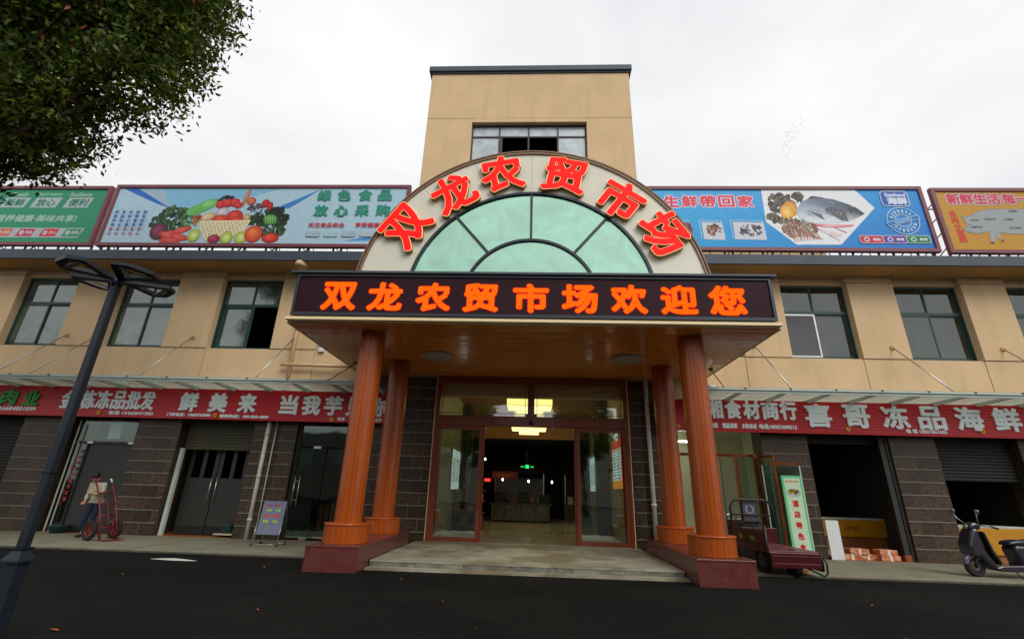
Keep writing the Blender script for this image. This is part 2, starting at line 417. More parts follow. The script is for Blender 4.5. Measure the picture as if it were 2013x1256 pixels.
class Canvas:
    """flat printed artwork on the plane y = Y facing -Y; every stroke lies 0.03 mm above the one before"""
    def __init__(s, Y, wall=None): s.Y = Y; s.v = []; s.f = []; s.c = []; s.k = 0; s.wall = wall
    def lay(s): s.k += 1; return s.Y - s.k * .00003
    def poly(s, pts, col, cols=None):
        y = s.lay(); o = len(s.v); s.v += [(p[0], y, p[1]) for p in pts]; s.f.append(tuple(range(o, o + len(pts))))
        s.c.append([lin(q) for q in cols] if cols else [lin(col)] * len(pts))
    def rect(s, x0, x1, z0, z1, col): s.poly([(x0, z0), (x1, z0), (x1, z1), (x0, z1)], col)
    def rr(s, x0, x1, z0, z1, col, r=.08, shear=0.0):
        p = []
        for cx, cz, a0 in ((x1 - r, z1 - r, 0), (x0 + r, z1 - r, 90), (x0 + r, z0 + r, 180), (x1 - r, z0 + r, 270)):
            for a in (0, 30, 60, 90): t = math.radians(a0 + a); p.append((cx + r * math.cos(t), cz + r * math.sin(t)))
        zc = (z0 + z1) / 2
        s.poly([(x + (z - zc) * shear, z) for x, z in p], col)
    def ell(s, cx, cz, rx, rz, c0, c1=None, rot=0.0, hl=(-.3, .35), n=20):
        c1 = c1 or tuple(v * .55 for v in c0); y = s.lay(); o = len(s.v); C, Q = math.cos(rot), math.sin(rot)
        def T(a, b): return (cx + a * rx * C - b * rz * Q, y, cz + a * rx * Q + b * rz * C)
        s.v.append(T(*hl)); ring = [T(math.cos(2 * PI * i / n), math.sin(2 * PI * i / n)) for i in range(n)]
        s.v += ring
        for i in range(n): s.f.append((o, o + 1 + i, o + 1 + (i + 1) % n)); s.c.append([lin(c0), lin(c1), lin(c1)])
    def ring(s, cx, cz, r0, r1, col, n=40, a0=0, a1=2 * PI):
        y = s.lay()
        for i in range(n):
            t0, t1 = a0 + (a1 - a0) * i / n, a0 + (a1 - a0) * (i + 1) / n; o = len(s.v)
            s.v += [(cx + r * math.cos(t), y, cz + r * math.sin(t)) for r, t in ((r0, t0), (r1, t0), (r1, t1), (r0, t1))]
            s.f.append((o, o + 1, o + 2, o + 3)); s.c.append([lin(col)] * 4)
    def line(s, p, q, w, col):
        d = (Vector(q) - Vector(p)); L = d.length or 1; n = Vector((-d.y, d.x)) / L * w / 2; p, q = Vector(p), Vector(q)
        s.poly([tuple(p + n), tuple(p - n), tuple(q - n), tuple(q + n)], col)
    def text(s, t, cx, cz, W, H, col, bold=0.0, shear=0.0, rot=0.0, n=6):
        v, f = glyph(t); p = fit(v, cx, cz, W - 2 * bold, (H - 2 * bold) if H else None, shear, rot)
        for dx, dz in shifts(bold, n):
            y = s.lay(); o = len(s.v); s.v += [(x + dx, y, z + dz) for x, z in p]
            for g in f: s.f.append(tuple(q + o for q in g)); s.c.append([lin(col)] * len(g))
    def blob(s, cx, cz, rx, rz, cols, n=60, sz=.1, seed=1):
        R = random.Random(seed)
        for _ in range(n):
            a, r = R.uniform(0, 2 * PI), math.sqrt(R.random()); c = R.choice(cols); k = R.uniform(.6, 1.3) * sz
            s.ell(cx + rx * r * math.cos(a), cz + rz * r * math.sin(a), k, k * R.uniform(.4, .8), c, tuple(q * .5 for q in c), R.uniform(0, PI), n=9)
    def build(s, name, parent, m='print', **k):
        me = bpy.data.meshes.new(name); me.from_pydata(s.v, [], s.f); me.update()
        a = me.color_attributes.new('Col', 'FLOAT_COLOR', 'CORNER')
        fl = [x for poly in s.c for c in poly for x in (*c, 1.0)]
        a.data.foreach_set('color', fl)
        return link(name, me, parent, m, **k)

# ------------------------------------------------------------------ ground
def ground_sheet(name, b, z, m, n=1):
    x0, x1, y0, y1 = b
    return mesh(name, [(x0, y0, z), (x1, y0, z), (x1, y1, z), (x0, y1, z)], [(0, 1, 2, 3)], m, kind='structure')
ground_sheet('road', (-300, 300, -300, 300), 0, 'asphalt')
box('pavement', (-24, -4.2, 11.1, 14.15, .001, .035), 'concrete', kind='structure')
box('pavement', (4.06, 22, 10.95, 14.15, .001, .035), 'concrete', kind='structure')

for x0, x1, y0 in ((-24, -4.2, 11.1), (4.06, 22, 10.95)):
    box('kerb', (x0, x1, y0 - .055, y0 - .003, .001, .03), 'kerb_stone', kind='structure')
for i, x in enumerate((-21, -18, -15, -12, -9, -6, 6.5, 9.5, 12.5, 15.5, 18.5)):
    box('pavement_joint', (x - .008, x + .008, 10.98 if x > 0 else 11.12, 14.0, .0352, .0368), 'joint_grey', kind='structure')

# ------------------------------------------------------------------ the market building
B = thing('market_building', 'two-storey ochre market hall with a tower over its middle', 'building', (0, 14.1, 0))
YF = 14.1
PIERS = [(-23, -21.4), (-19.35, -17.8), (-15.74, -14.2), (-12.12, -10.62), (-8.47, -6.98), (-5.0, -3.6), (3.3, 4.6), (6.6, 8.02), (10.15, 11.59), (13.7, 15.06), (17.1, 18.5), (20.5, 22)]
WINS = [(-21.4, -19.35), (-17.8, -15.74), (-14.2, -12.12), (-10.62, -8.47), (-6.98, -5.0), (4.6, 6.6), (8.02, 10.15), (11.59, 13.7), (15.06, 17.1), (18.5, 20.5)]
# upper storey band below the windows, in panels with open joints
def band(x0, x1):
    box('wall_panel', (x0 + .006, x1 - .006, YF + .045, 14.5, 4.22, 5.59), 'ochre', B)
edges = sorted([(a, b, 'p') for a, b in PIERS] + [(a, b, 'w') for a, b in WINS] + [(-24, -23, 'w'), (-3.6, 3.3, 'w')])
for a, b, t in edges:
    if t == 'w':
        if a < -3 or a > 3.2: band(a, b)
        box('wall_panel', (a + .003, b - .003, YF + .15, 14.5, 8.10, 8.37), 'ochre', B)
    else:
        box('pier', (a, b, YF, 14.55, 5.605, 8.125), 'ochre', B)
        box('pier', (a, b, YF + .005, 14.55, 8.145, 8.37), 'ochre', B)
        box('pier', (a + .004, b - .004, YF + .03, 14.5, 4.22, 5.59), 'ochre', B)
        box('joint_strip', (a + .01, b - .01, YF + .05, 14.52, 5.585, 5.61), 'joint', B)
        box('joint_strip', (a + .01, b - .01, YF + .03, 14.52, 8.12, 8.15), 'joint', B)
box('wall_panel', (-3.6, 3.3, YF + .15, 14.5, 5.60, 8.1), 'ochre', B)
box('wall_panel', (-24, -23, YF + .15, 14.5, 5.6, 8.1), 'ochre', B)
# windows: frame > panes
def window(a, b, k):
    y = 14.34; z0, z1, zt = 5.61, 8.09, 7.17; m = (a + b) / 2; t = .055
    fr = boxes('window', [(a, b, y, y + .07, z0, z0 + .07), (a, b, y, y + .07, z1 - .06, z1), (a, a + .06, y, y + .07, z0 + .07, z1 - .06),
                          (b - .06, b, y, y + .07, z0 + .07, z1 - .06), (a + .06, b - .06, y - .004, y + .074, zt - .05, zt + .05),
                          (m - t / 2, m + t / 2, y, y + .07, zt + .05, z1 - .06)], 'green_frame', B)
    g = 'win_glass' if k not in (6, 7, 8) else 'win_glass_dark'
    box('pane', (a + .06, m - t / 2, y + .03, y + .036, zt + .05, z1 - .06), g, fr, local=True)
    box('pane', (m + t / 2, b - .06, y + .03, y + .036, zt + .05, z1 - .06), g, fr, local=True)
    def sash(x0, x1, dy, glass):
        s = .05
        boxes('sash', [(x0, x1, y + dy, y + dy + .03, z0 + .07, z0 + .07 + s), (x0, x1, y + dy, y + dy + .03, zt - .05 - s, zt - .05),
                       (x0, x0 + s, y + dy, y + dy + .03, z0 + .07 + s, zt - .05 - s), (x1 - s, x1, y + dy, y + dy + .03, z0 + .07 + s, zt - .05 - s)],
              'steel' if glass == 'screen_mesh' else 'green_frame', fr, local=True)
        if glass: box('pane', (x0 + s, x1 - s, y + dy + .012, y + dy + .018, z0 + .07 + s, zt - .05 - s), glass, fr, local=True)
    if k == 3: sash(a + .06, m + .03, .035, 'frost_glass' if False else 'win_glass'); sash(a + .16, m + .11, .003, None)
    elif k == 6: sash(a + .06, m, .003, 'screen_mesh'); sash(m - .03, b - .06, .036, g)
    else: sash(a + .06, m + .03, .003, g); sash(m - .03, b - .06, .036, g)
for k, (a, b) in enumerate(WINS): window(a, b, k)
# upper rooms behind the windows
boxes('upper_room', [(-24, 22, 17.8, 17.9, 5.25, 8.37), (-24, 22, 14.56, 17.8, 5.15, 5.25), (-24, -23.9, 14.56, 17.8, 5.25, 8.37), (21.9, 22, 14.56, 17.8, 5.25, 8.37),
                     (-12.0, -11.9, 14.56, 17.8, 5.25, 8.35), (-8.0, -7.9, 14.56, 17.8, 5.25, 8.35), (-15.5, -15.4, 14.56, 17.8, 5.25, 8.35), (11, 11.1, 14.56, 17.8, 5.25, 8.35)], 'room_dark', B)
# curtains / papers seen in two windows
box('curtain', (-10.45, -9.7, 14.62, 14.64, 5.7, 7.0), 'white_board', B)
box('curtain', (12.25, 12.5, 14.62, 14.66, 5.7, 7.0), 'white_board', B)
# eave and roof
box('roof_slab', (-24, 22, 13.33, 17.9, 8.372, 8.60), 'ochre_dark', B)
box('fascia', (-24, 22, 13.26, 13.33, 8.36, 8.70), 'slate', B, bevel=.012)
box('roof_deck', (-24, 22, 13.33, 22, 8.602, 8.66), 'slate', B)
# rear body of the hall
box('rear_wall', (-24, 22, 29.9, 30, 0, 8.6), 'hall_dark', B)
boxes('side_wall', [(-24.1, -24, 14.1, 30, 0, 8.6), (22, 22.1, 14.1, 30, 0, 8.6)], 'ochre', B)
box('roof_deck', (-24, 22, 22, 30, 8.5, 8.66), 'slate', B)
# tower
TX0, TX1, TY = -4.2, 3.7, 14.1
WX0, WX1, WZ0, WZ1 = -2.44, 1.97, 12.2, 14.83
boxes('tower_wall', [(TX0, WX0, TY, TY + .25, 8.7, 15.005), (WX1, TX1, TY, TY + .25, 8.7, 15.005), (WX0, WX1, TY, TY + .25, 8.7, WZ0), (WX0, WX1, TY, TY + .25, WZ1, 15.005)], 'ochre', B)
box('joint_strip', (TX0 + .01, WX0 + .15, TY + .02, TY + .2, 15.0, 15.03), 'joint', B)
box('joint_strip', (WX1 - .15, TX1 - .01, TY + .02, TY + .2, 15.0, 15.03), 'joint', B)
box('tower_wall', (WX0 + .15, WX1 - .15, TY + .006, TY + .2, 15.0, 15.03), 'ochre', B)
boxes('tower_wall', [(TX0, TX1, TY, TY + .25, 15.025, 17.36)], 'ochre', B)
boxes('tower_side', [(TX0, TX0 + .25, TY + .25, 20, 8.7, 17.36), (TX1 - .25, TX1, TY + .25, 20, 8.7, 17.36), (TX0 + .25, TX1 - .25, 19.75, 20, 8.7, 17.36), (TX0 + .25, TX1 - .25, TY + .25, 19.75, 17.1, 17.36)], 'ochre', B)
box('tower_coping', (TX0 - .12, TX1 + .12, TY - .12, 20.12, 17.36, 17.62), 'slate', B, bevel=.02)
boxes('tower_sill', [(TX0 - .05, TX1 + .05, TY - .05, TY - .001, 17.29, 17.358)], 'slate', B)
box('tower_room', (TX0 + .3, TX1 - .3, 17.0, 17.1, 8.8, 17.0), 'hall_dark', B)
y = 14.28; xs = [WX0, -1.36, -.24, .88, WX1]; zt = 14.27
L = [(WX0, WX1, y, y + .08, WZ1 - .08, WZ1), (WX0, WX0 + .06, y, y + .08, WZ0, WZ1 - .08), (WX1 - .06, WX1, y, y + .08, WZ0, WZ1 - .08), (WX0 + .06, WX1 - .06, y - .004, y + .084, zt - .03, zt + .03)]
for q in xs[1:4]: L += [(q - .03, q + .03, y, y + .08, zt + .03, WZ1 - .08), (q - .03, q + .03, y, y + .08, WZ0, zt - .03)]
tw = boxes('tower_window', L, 'brown_frame', B)
for i in range(4):
    box('pane', (xs[i] + .03, xs[i + 1] - .03, y + .03, y + .036, zt + .03, WZ1 - .08), 'frost_glass', tw, local=True)
    if i in (0, 3): box('pane', (xs[i] + .03, xs[i + 1] - .03, y + .03, y + .036, WZ0, zt - .03), 'frost_glass', tw, local=True)
box('sash_bar', (xs[1] + .03, xs[1] + .12, y + .01, y + .05, WZ0, zt - .03), 'brown_frame', tw, local=True)
# low plant room on the roof
tag(box('rooftop_room', (3.9, 11.2, 16.2, 18.6, 8.661, 10.6), 'ochre'), 'low ochre room on the flat roof behind the seafood billboard', 'rooftop room')

# ground floor pillars clad with stone tiles
PILL = [(-19.3, -17.8), (-15.72, -14.1), (-12.03, -10.65), (-8.37, -7.03), (-4.95, -2.93), (2.91, 4.2), (6.63, 7.95), (10.22, 11.5), (13.75, 15.1), (17.2, 18.6)]
tile_cache = {}
def tile_mesh(wd, h):
    k = (round(wd, 3), round(h, 3))
    if k not in tile_cache:
        bm = bmesh.new(); vs = [bm.verts.new(p) for p in boxv((0, wd, 0, .02, 0, h))]
        for f in BF: bm.faces.new([vs[i] for i in f])
        me = bpy.data.meshes.new('tile'); bm.to_mesh(me); bm.free(); me.materials.append(MATS['tile_stone']); tile_cache[k] = me
    return tile_cache[k]
def clad(a, b, z1, front=True):
    core = box('tiled_pillar', (a + .02, b - .02, 14.057, 14.6, .035, z1), 'tile_joint', B)
    z = .04; row = 0
    while z < z1 - .05:
        h = min(.325, z1 - z)
        x = a - (0 if row % 2 else .3)
        while x < b - .01:
            x0, x1 = max(x, a), min(x + .6, b)
            if x1 - x0 > .05:
                o = bpy.data.objects.new('tile', tile_mesh(round(x1 - x0 - .014, 3), round(h - .014, 3))); COL.objects.link(o); o.parent = core
                o.location = (x0 + .007, 14.05 + random.uniform(-.0015, .0015), z)
            x += .6
        z += .337; row += 1
    boxes('pillar_side', [(a, a + .019, 14.072, 14.6, .035, z1), (b - .019, b, 14.072, 14.6, .035, z1)], 'tile_stone', core, local=True)
for a, b in PILL: clad(a, b, 4.80 if a in (-4.95, 2.91) else 3.6)
# beam behind the shop signs, closing the ground floor
boxes('lintel', [(-24, -4.95, 14.08, 14.5, 3.42, 4.215), (4.2, 22, 14.08, 14.5, 3.42, 4.215), (-4.95, 4.2, 14.12, 14.5, 4.80, 5.59)], 'dark_trim', B)
# rooms of the shops
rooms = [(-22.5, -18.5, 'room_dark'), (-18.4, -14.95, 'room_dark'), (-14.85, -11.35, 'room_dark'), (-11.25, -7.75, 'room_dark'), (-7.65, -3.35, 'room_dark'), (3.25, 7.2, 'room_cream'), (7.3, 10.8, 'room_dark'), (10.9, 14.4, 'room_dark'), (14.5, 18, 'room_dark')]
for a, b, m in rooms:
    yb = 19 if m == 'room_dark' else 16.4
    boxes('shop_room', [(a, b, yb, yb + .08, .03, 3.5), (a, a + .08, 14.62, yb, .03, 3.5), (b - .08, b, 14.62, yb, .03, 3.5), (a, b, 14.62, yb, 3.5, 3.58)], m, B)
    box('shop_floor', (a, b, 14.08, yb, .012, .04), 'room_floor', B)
# wall joints in the cream shop
for x in (4.6, 5.45, 6.3): box('wall_joint', (x, x + .012, 16.385, 16.399, .04, 3.45), 'grey_door', B)
box('cornice_bar', (4.2, 6.55, 14.3, 14.36, 2.62, 2.70), 'copper', B)

# ------------------------------------------------------------------ entrance hall behind the doors
boxes('entrance_hall', [(-3.0, -2.92, 14.62, 24, .14, 5.0), (2.92, 3.0, 14.62, 24, .14, 5.0)], 'foyer_wall', B)
box('hall_ceiling', (-3, 3, 14.2, 24, 5.0, 5.1), 'foyer_ceiling', B)
box('hall_header', (-9, 9, 24, 24.2, 4.02, 5.1), 'foyer_ceiling', B)
box('hall_floor', (-9, 9, 14.2, 29.8, .10, .136), 'foyer_floor', B)
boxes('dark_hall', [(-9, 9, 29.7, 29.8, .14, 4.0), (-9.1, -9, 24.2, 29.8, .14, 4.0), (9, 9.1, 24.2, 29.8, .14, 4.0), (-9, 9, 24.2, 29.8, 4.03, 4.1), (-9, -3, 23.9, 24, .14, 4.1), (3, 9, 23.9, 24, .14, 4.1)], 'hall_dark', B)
box('hall_pilaster', (2.55, 2.918, 18.0, 19.4, .14, 4.9), 'stone_dark', B)
box('hall_pilaster', (-2.918, -2.6, 20.0, 21.2, .14, 4.9), 'stone_dark', B)

# ------------------------------------------------------------------ canopy with its arch
C = thing('entrance_canopy', 'flat entrance canopy carrying the half-round arch with red letters', 'canopy', (-.09, 9.3, 4.8))
CX0, CX1 = -5.38, 5.20
boxes('canopy_body', [(CX0 + .06, CX1 - .06, 9.33, 14.09, 4.90, 5.93)], 'ochre', C)
box('canopy_cap', (CX0 - .03, CX1 + .0, 9.17, 14.09, 5.93, 5.99), 'slate', C, bevel=.01)
box('edge_trim', (CX0 + .08, CX1 - .08, 9.12, 9.32, 4.80, 4.865), 'ivory', C, bevel=.006)
for q in (CX0, CX1 - .05): box('edge_trim', (q, q + .05, 9.321, 14.09, 4.80, 4.865), 'ivory', C)
box('soffit_backing', (CX0 + .05, CX1 - .05, 9.33, 14.09, 4.822, 4.898), 'soffit_gap', C)
SV, SF = [], []; yy = 9.34; R = random.Random(3)
while yy < 14.0:
    j = R.choice((-1.9, -1.2, .3, 1.4))
    for xa, xb in ((CX0 + .06, j - .003), (j + .003, CX1 - .06)):
        z0, z1 = 4.804 + R.uniform(-.0015, .0015), 4.804 + R.uniform(-.0015, .0015); o = len(SV)
        SV += [(xa, yy, z0), (xb, yy, z0), (xb, yy + .084, z1), (xa, yy + .084, z1), (xa, yy, 4.821), (xb, yy, 4.821), (xb, yy + .084, 4.821), (xa, yy + .084, 4.821)]
        SF += [tuple(i + o for i in q) for q in BF]
    yy += .0965
o = mesh('soffit_boards', SV, SF, 'wood_soffit', C, kind='stuff')
for x, xx in ((-2.49, 0), (2.45, 0)):
    t = thing('ceiling_lamp', 'flat pale ceiling disc on the canopy soffit ' + ('near the left columns' if x < 0 else 'near the right columns'), 'lamp', (x, 11.76, 4.80), 'ceiling discs under the canopy')
    lathe('lamp_shade', [(.40, 4.802), (.42, 4.79), (.42, 4.76), (.36, 4.735), (.0001, 4.72)], (x, 11.76, 0), 'lamp_disc', t)
# loose wires hanging from the soffit
for i, (x, lb) in enumerate(((-2.9, 'thin pale wire hanging beside the front left column'), (-.95, 'thin pale wire hanging left of the canopy middle'), (2.85, 'thin pale wire hanging beside the front right column'))):
    y0 = 9.9; o = tube('loose_wire', [(x, y0, 4.805), (x - .01, y0 + .01, 4.72), (x + .02, y0 + .03, 4.62), (x + .08, y0 + .05, 4.56)], .006, 'ivory', n=6); tag(o, lb, 'wire', 'loose wires under the canopy')
# arch
ac, ar = (-.06, 5.5), 4.107
def sector(name, r0, r1, a0, a1, y0, y1, m, parent, zmin=6.0, n=12, **k):
    def P(r, a):
        x, z = ac[0] + r * math.cos(a), ac[1] + r * math.sin(a)
        return (x, max(z, zmin))
    pts = [P(r1, a0 + (a1 - a0) * i / n) for i in range(n + 1)] + [P(r0, a1 - (a1 - a0) * i / n) for i in range(n + 1)]
    q = []
    for p in pts:
        if not q or (abs(p[0] - q[-1][0]) + abs(p[1] - q[-1][1])) > 1e-4: q.append(p)
    if (abs(q[0][0] - q[-1][0]) + abs(q[0][1] - q[-1][1])) < 1e-4: q.pop()
    v = [(x, y0, z) for x, z in q] + [(x, y1, z) for x, z in q]; N = len(q)
    # quads between outer and inner chains keep the face clean
    f = [tuple(range(N - 1, -1, -1)), tuple(range(N, 2 * N))] + [(i, (i + 1) % N, (i + 1) % N + N, i + N) for i in range(N)]
    bm = bmesh.new(); me = bpy.data.meshes.new(name); me.from_pydata(v, [], f); bm.from_mesh(me)
    bmesh.ops.triangulate(bm, faces=[g for g in bm.faces if len(g.verts) > 4]); bmesh.ops.recalc_face_normals(bm, faces=bm.faces[:]); bm.to_mesh(me); bm.free()
    return link(name, me, parent, m, **k)
def amin(r): return math.asin(.5 / r)
N = 8; A0, A1 = .10, PI - .10
for i in range(N):
    a0 = A0 + (A1 - A0) * i / N; a1 = A0 + (A1 - A0) * (i + 1) / N
    sector('arch_panel', 2.86, 4.0, a0 + .0008, a1 - .0008, 9.6, 9.66, 'arch_face', C, n=8)
sector('arch_backing', 2.86, 4.0, A0, A1, 9.662, 9.8, 'arch_face', C, n=40)
sector('arch_trim', 4.0, 4.045, .05, PI - .05, 9.56, 9.85, 'arch_trim', C, n=48)
sector('arch_trim', 4.046, 4.08, .05, PI - .05, 9.60, 9.85, 'joint', C, n=48)
sector('arch_trim', 4.081, 4.115, .05, PI - .05, 9.57, 9.85, 'arch_trim', C, n=48)
# fan window in the arch
fw = sector('fan_window', 2.80, 2.859, .05, PI - .05, 9.56, 9.66, 'led_frame', C, n=40)
sector('glazing_bar', 1.50, 1.56, .05, PI - .05, 9.565, 9.64, 'led_frame', fw, n=32, local=True)
for a in (50, 90, 130):
    a = math.radians(a); p0 = (ac[0] + 1.56 * math.cos(a), 9.60, ac[1] + 1.56 * math.sin(a)); p1 = (ac[0] + 2.80 * math.cos(a), 9.60, ac[1] + 2.80 * math.sin(a))
    bar('glazing_bar', p0, p1, .055, 'led_frame', fw, local=True)
for a0, a1 in ((.05, 50), (50, 90), (90, 130), (130, 180)):
    t0 = math.radians(a0) + .012 if a0 > 1 else .08; t1 = math.radians(a1) - .012 if a1 < 180 else PI - .08
    sector('pane', 1.565, 2.795, t0, t1, 9.615, 9.622, 'arch_glass', fw, n=14, local=True)
sector('pane', .02, 1.495, .1, PI - .1, 9.615, 9.622, 'arch_glass', fw, n=24, local=True)
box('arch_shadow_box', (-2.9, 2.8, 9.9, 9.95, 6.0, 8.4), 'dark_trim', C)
# red channel letters
for ch, x, z, ang in (('双', -3.03, 7.33, 56), ('龙', -1.97, 8.27, 33), ('农', -.80, 8.84, 11), ('贸', .75, 8.79, -12), ('市', 2.07, 8.08, -36), ('场', 3.01, 7.19, -59)):
    r = math.radians(ang)
    lt = letter('channel_letter', ch, x, z, 9.598, 1.10, 1.06, 'cream_edge', C, bold=.053, rise=.12, rot=r, n=12)
    lt.data.materials.append(MATS['letter_side'])
    for p in lt.data.polygons:
        if abs(p.normal.y) < .5: p.material_index = 1
    letter('letter_face', ch, x, z, 9.470, 1.06, 1.02, 'red_letter', lt, bold=.037, rise=.004, rot=r, n=12, local=True)

# ------------------------------------------------------------------ LED sign
Ld = thing('led_sign', 'long dark electronic sign with glowing orange characters on the canopy front', 'LED sign', (-.09, 9.24, 4.9))
LX0, LX1, LZ0, LZ1 = -5.25, 5.08, 4.95, 5.90
boxes('housing', [(LX0, LX1, 9.262, 9.326, LZ0, LZ1)], 'dark_trim', Ld)
box('screen', (LX0 + .05, LX1 - .05, 9.25, 9.258, LZ0 + .07, LZ1 - .03), 'led_black', Ld)
boxes('bezel', [(LX0 - .01, LX1 + .01, 9.22, 9.259, LZ0 - .01, LZ0 + .06), (LX0 - .01, LX1 + .01, 9.22, 9.259, LZ1 - .03, LZ1 + .01), (LX0 - .01, LX0 + .05, 9.22, 9.259, LZ0 + .06, LZ1 - .03), (LX1 - .05, LX1 + .01, 9.22, 9.259, LZ0 + .06, LZ1 - .03)], 'led_frame', Ld)
k = 1.0
for ch, x in zip('双龙农贸市场欢迎您', (-4.25, -3.23, -2.17, -1.13, -.04, 1.01, 2.06, 3.11, 4.12)):
    t = letter('led_character', ch, x * k, 5.40, 9.248, .80, .70, 'led_red', Ld, bold=.046, rise=.0005)
    letter('lit_stroke', ch, x * k, 5.40, 9.243, .78, .68, 'led_orange', t, bold=.029, rise=.0005, local=True)

# ------------------------------------------------------------------ plinths, stoop, columns
for (x0, x1, y0, lb) in ((-4.17, -3.15, 9.42, 'red granite plinth under the left pair of columns'), (2.99, 4.03, 9.38, 'red granite plinth under the right pair of columns')):
    t = thing('plinth', lb, 'plinth', ((x0 + x1) / 2, y0, 0), 'granite plinths beside the steps')
    box('granite_slab', (x0, x1, y0, 13.3, .405, .44), 'granite', t, bevel=.006)
    box('granite_slab', (x0 + .01, x1 - .01, y0 + .008, y0 + .03, .0, .403), 'granite', t)
    for j in range(4):
        a = y0 + .032 + j * .96; b = min(a + .955, 13.29)
        box('granite_slab', (x0 + .01, x0 + .03, a, b, 0, .403), 'granite', t); box('granite_slab', (x1 - .03, x1 - .01, a, b, 0, .403), 'granite', t)
    box('plinth_core', (x0 + .031, x1 - .031, y0 + .031, 13.28, 0, .40), 'joint', t)
st = thing('entrance_steps', 'pale stone stoop and step between the two granite plinths', 'steps', (0, 10, 0))
box('ledge', (-3.145, 2.985, 9.84, 10.14, .001, .035), 'stoop', st)
box('stoop_core', (-3.13, 2.97, 10.17, 14.3, .001, .10), 'tile_joint', st)
x = -3.14; i = 0
while x < 2.97:
    x1 = min(x + .92, 2.98); box('riser_stone', (x + .003, x1 - .003, 10.145, 10.17, .036, .112), 'stoop_riser', st); x = x1
for r in range(5):
    y0 = 10.13 + r * .79; x = -3.14 + (.0 if r % 2 else -.4)
    while x < 2.97:
        a, b = max(x, -3.14), min(x + .8, 2.98)
        if b - a > .05: box('paving_tile', (a + .003, b - .003, y0 + .003, min(y0 + .787, 14.04), .114, .14), 'stoop', st)
        x += .8
def stave(r0, r1, a0, a1, z0, z1, n=2):
    v = []
    for z in (z0, z1):
        for rr_ in (r0, r1):
            for i in range(n + 1): a = a0 + (a1 - a0) * i / n; v.append((rr_ * math.cos(a), rr_ * math.sin(a), z))
    k = n + 1; f = []
    for i in range(n):
        f += [(k + i, k + i + 1, 3 * k + i + 1, 3 * k + i), (i + 1, i, 2 * k + i, 2 * k + i + 1), (2 * k + i, 3 * k + i, 3 * k + i + 1, 2 * k + i + 1), (i, i + 1, k + i + 1, k + i)]
    f += [(0, k, 3 * k, 2 * k), (n, 2 * k + n, 3 * k + n, k + n)]
    me = bpy.data.meshes.new('stave'); me.from_pydata(v, [], f); me.update(); me.materials.append(MATS['wood_column'])
    return me
NS, ND = 18, 26
sm = [stave(.263, .27, 2 * PI * i / NS + .009, 2 * PI * (i + 1) / NS - .009, .80, 4.795) for i in range(NS)]
dm = [stave(.429, .435, 2 * PI * i / ND + .005, 2 * PI * (i + 1) / ND - .005, .445, .765) for i in range(ND)]
for (x, y, lb) in ((-3.66, 10.07, 'front left wood clad column on the granite plinth'), (3.53, 10.07, 'front right wood clad column on the granite plinth'),
                   (-3.66, 12.45, 'rear left wood clad column near the tiled wall'), (3.56, 12.6, 'rear right wood clad column near the white pipe')):
    t = thing('column', lb, 'column', (x, y, .44), 'wood clad entrance columns')
    lathe('shaft_core', [(.262, .80), (.262, 4.797)], (x, y, 0), 'shaft_dark', t, n=24)
    for me in sm: shared('stave', me, t, (x, y, 0))
    dr = lathe('drum', [(.428, .442), (.428, .765)], (x, y, 0), 'shaft_dark', t, n=32)
    for me in dm:
        o = bpy.data.objects.new('stave', me); COL.objects.link(o); o.parent = dr; o.location = (x, y, 0)
    lathe('drum_cap', [(.445, .766), (.452, .775), (.445, .80), (.28, .802)], (x, y, 0), 'wood_column', t, n=40)

# ------------------------------------------------------------------ entrance doors
D = thing('entrance_door', 'red-brown framed glass entrance with sliding doors standing open', 'door', (0, 14.05, .14))
yb, yf = 14.13, 14.02
FX0, FX1 = -2.89, 2.87
boxes('door_frame', [(FX0, FX0 + .09, yf, yb, .14, 4.795), (FX1 - .09, FX1, yf, yb, .14, 4.795), (FX0 + .09, FX1 - .09, yf, yb, 4.62, 4.795)], 'brown_door', D)
box('door_header', (FX0 + .09, FX1 - .09, yf - .03, yb + .05, 3.30, 3.56), 'brown_door', D, bevel=.01)
boxes('mullion', [(-.075, .065, yf + .01, yb - .01, 3.56, 4.62)], 'brown_door', D)
boxes('mullion_foot', [(-.17, -.076, yf, yb, 3.561, 3.68), (.066, .16, yf, yb, 3.561, 3.68)], 'brown_door', D)
for a, b in ((FX0 + .09, -.075), (.065, FX1 - .09)):
    tr = boxes('transom_light', [(a, b, yf + .04, yf + .07, 3.56, 3.60), (a, b, yf + .04, yf + .07, 4.58, 4.62), (a, a + .03, yf + .04, yf + .07, 3.60, 4.58), (b - .03, b, yf + .04, yf + .07, 3.60, 4.58),
                                 (a + .03, b - .03, yf + .045, yf + .065, 4.50, 4.515), (a + .10, a + .115, yf + .043, yf + .067, 3.60, 4.50), (b - .115, b - .10, yf + .043, yf + .067, 3.60, 4.50), (a + .03, b - .03, yf + .045, yf + .065, 3.675, 3.69)], 'brown_door', D)
    box('pane', (a + .03, b - .03, yf + .052, yf + .058, 3.60, 4.58), 'door_glass', tr, local=True)
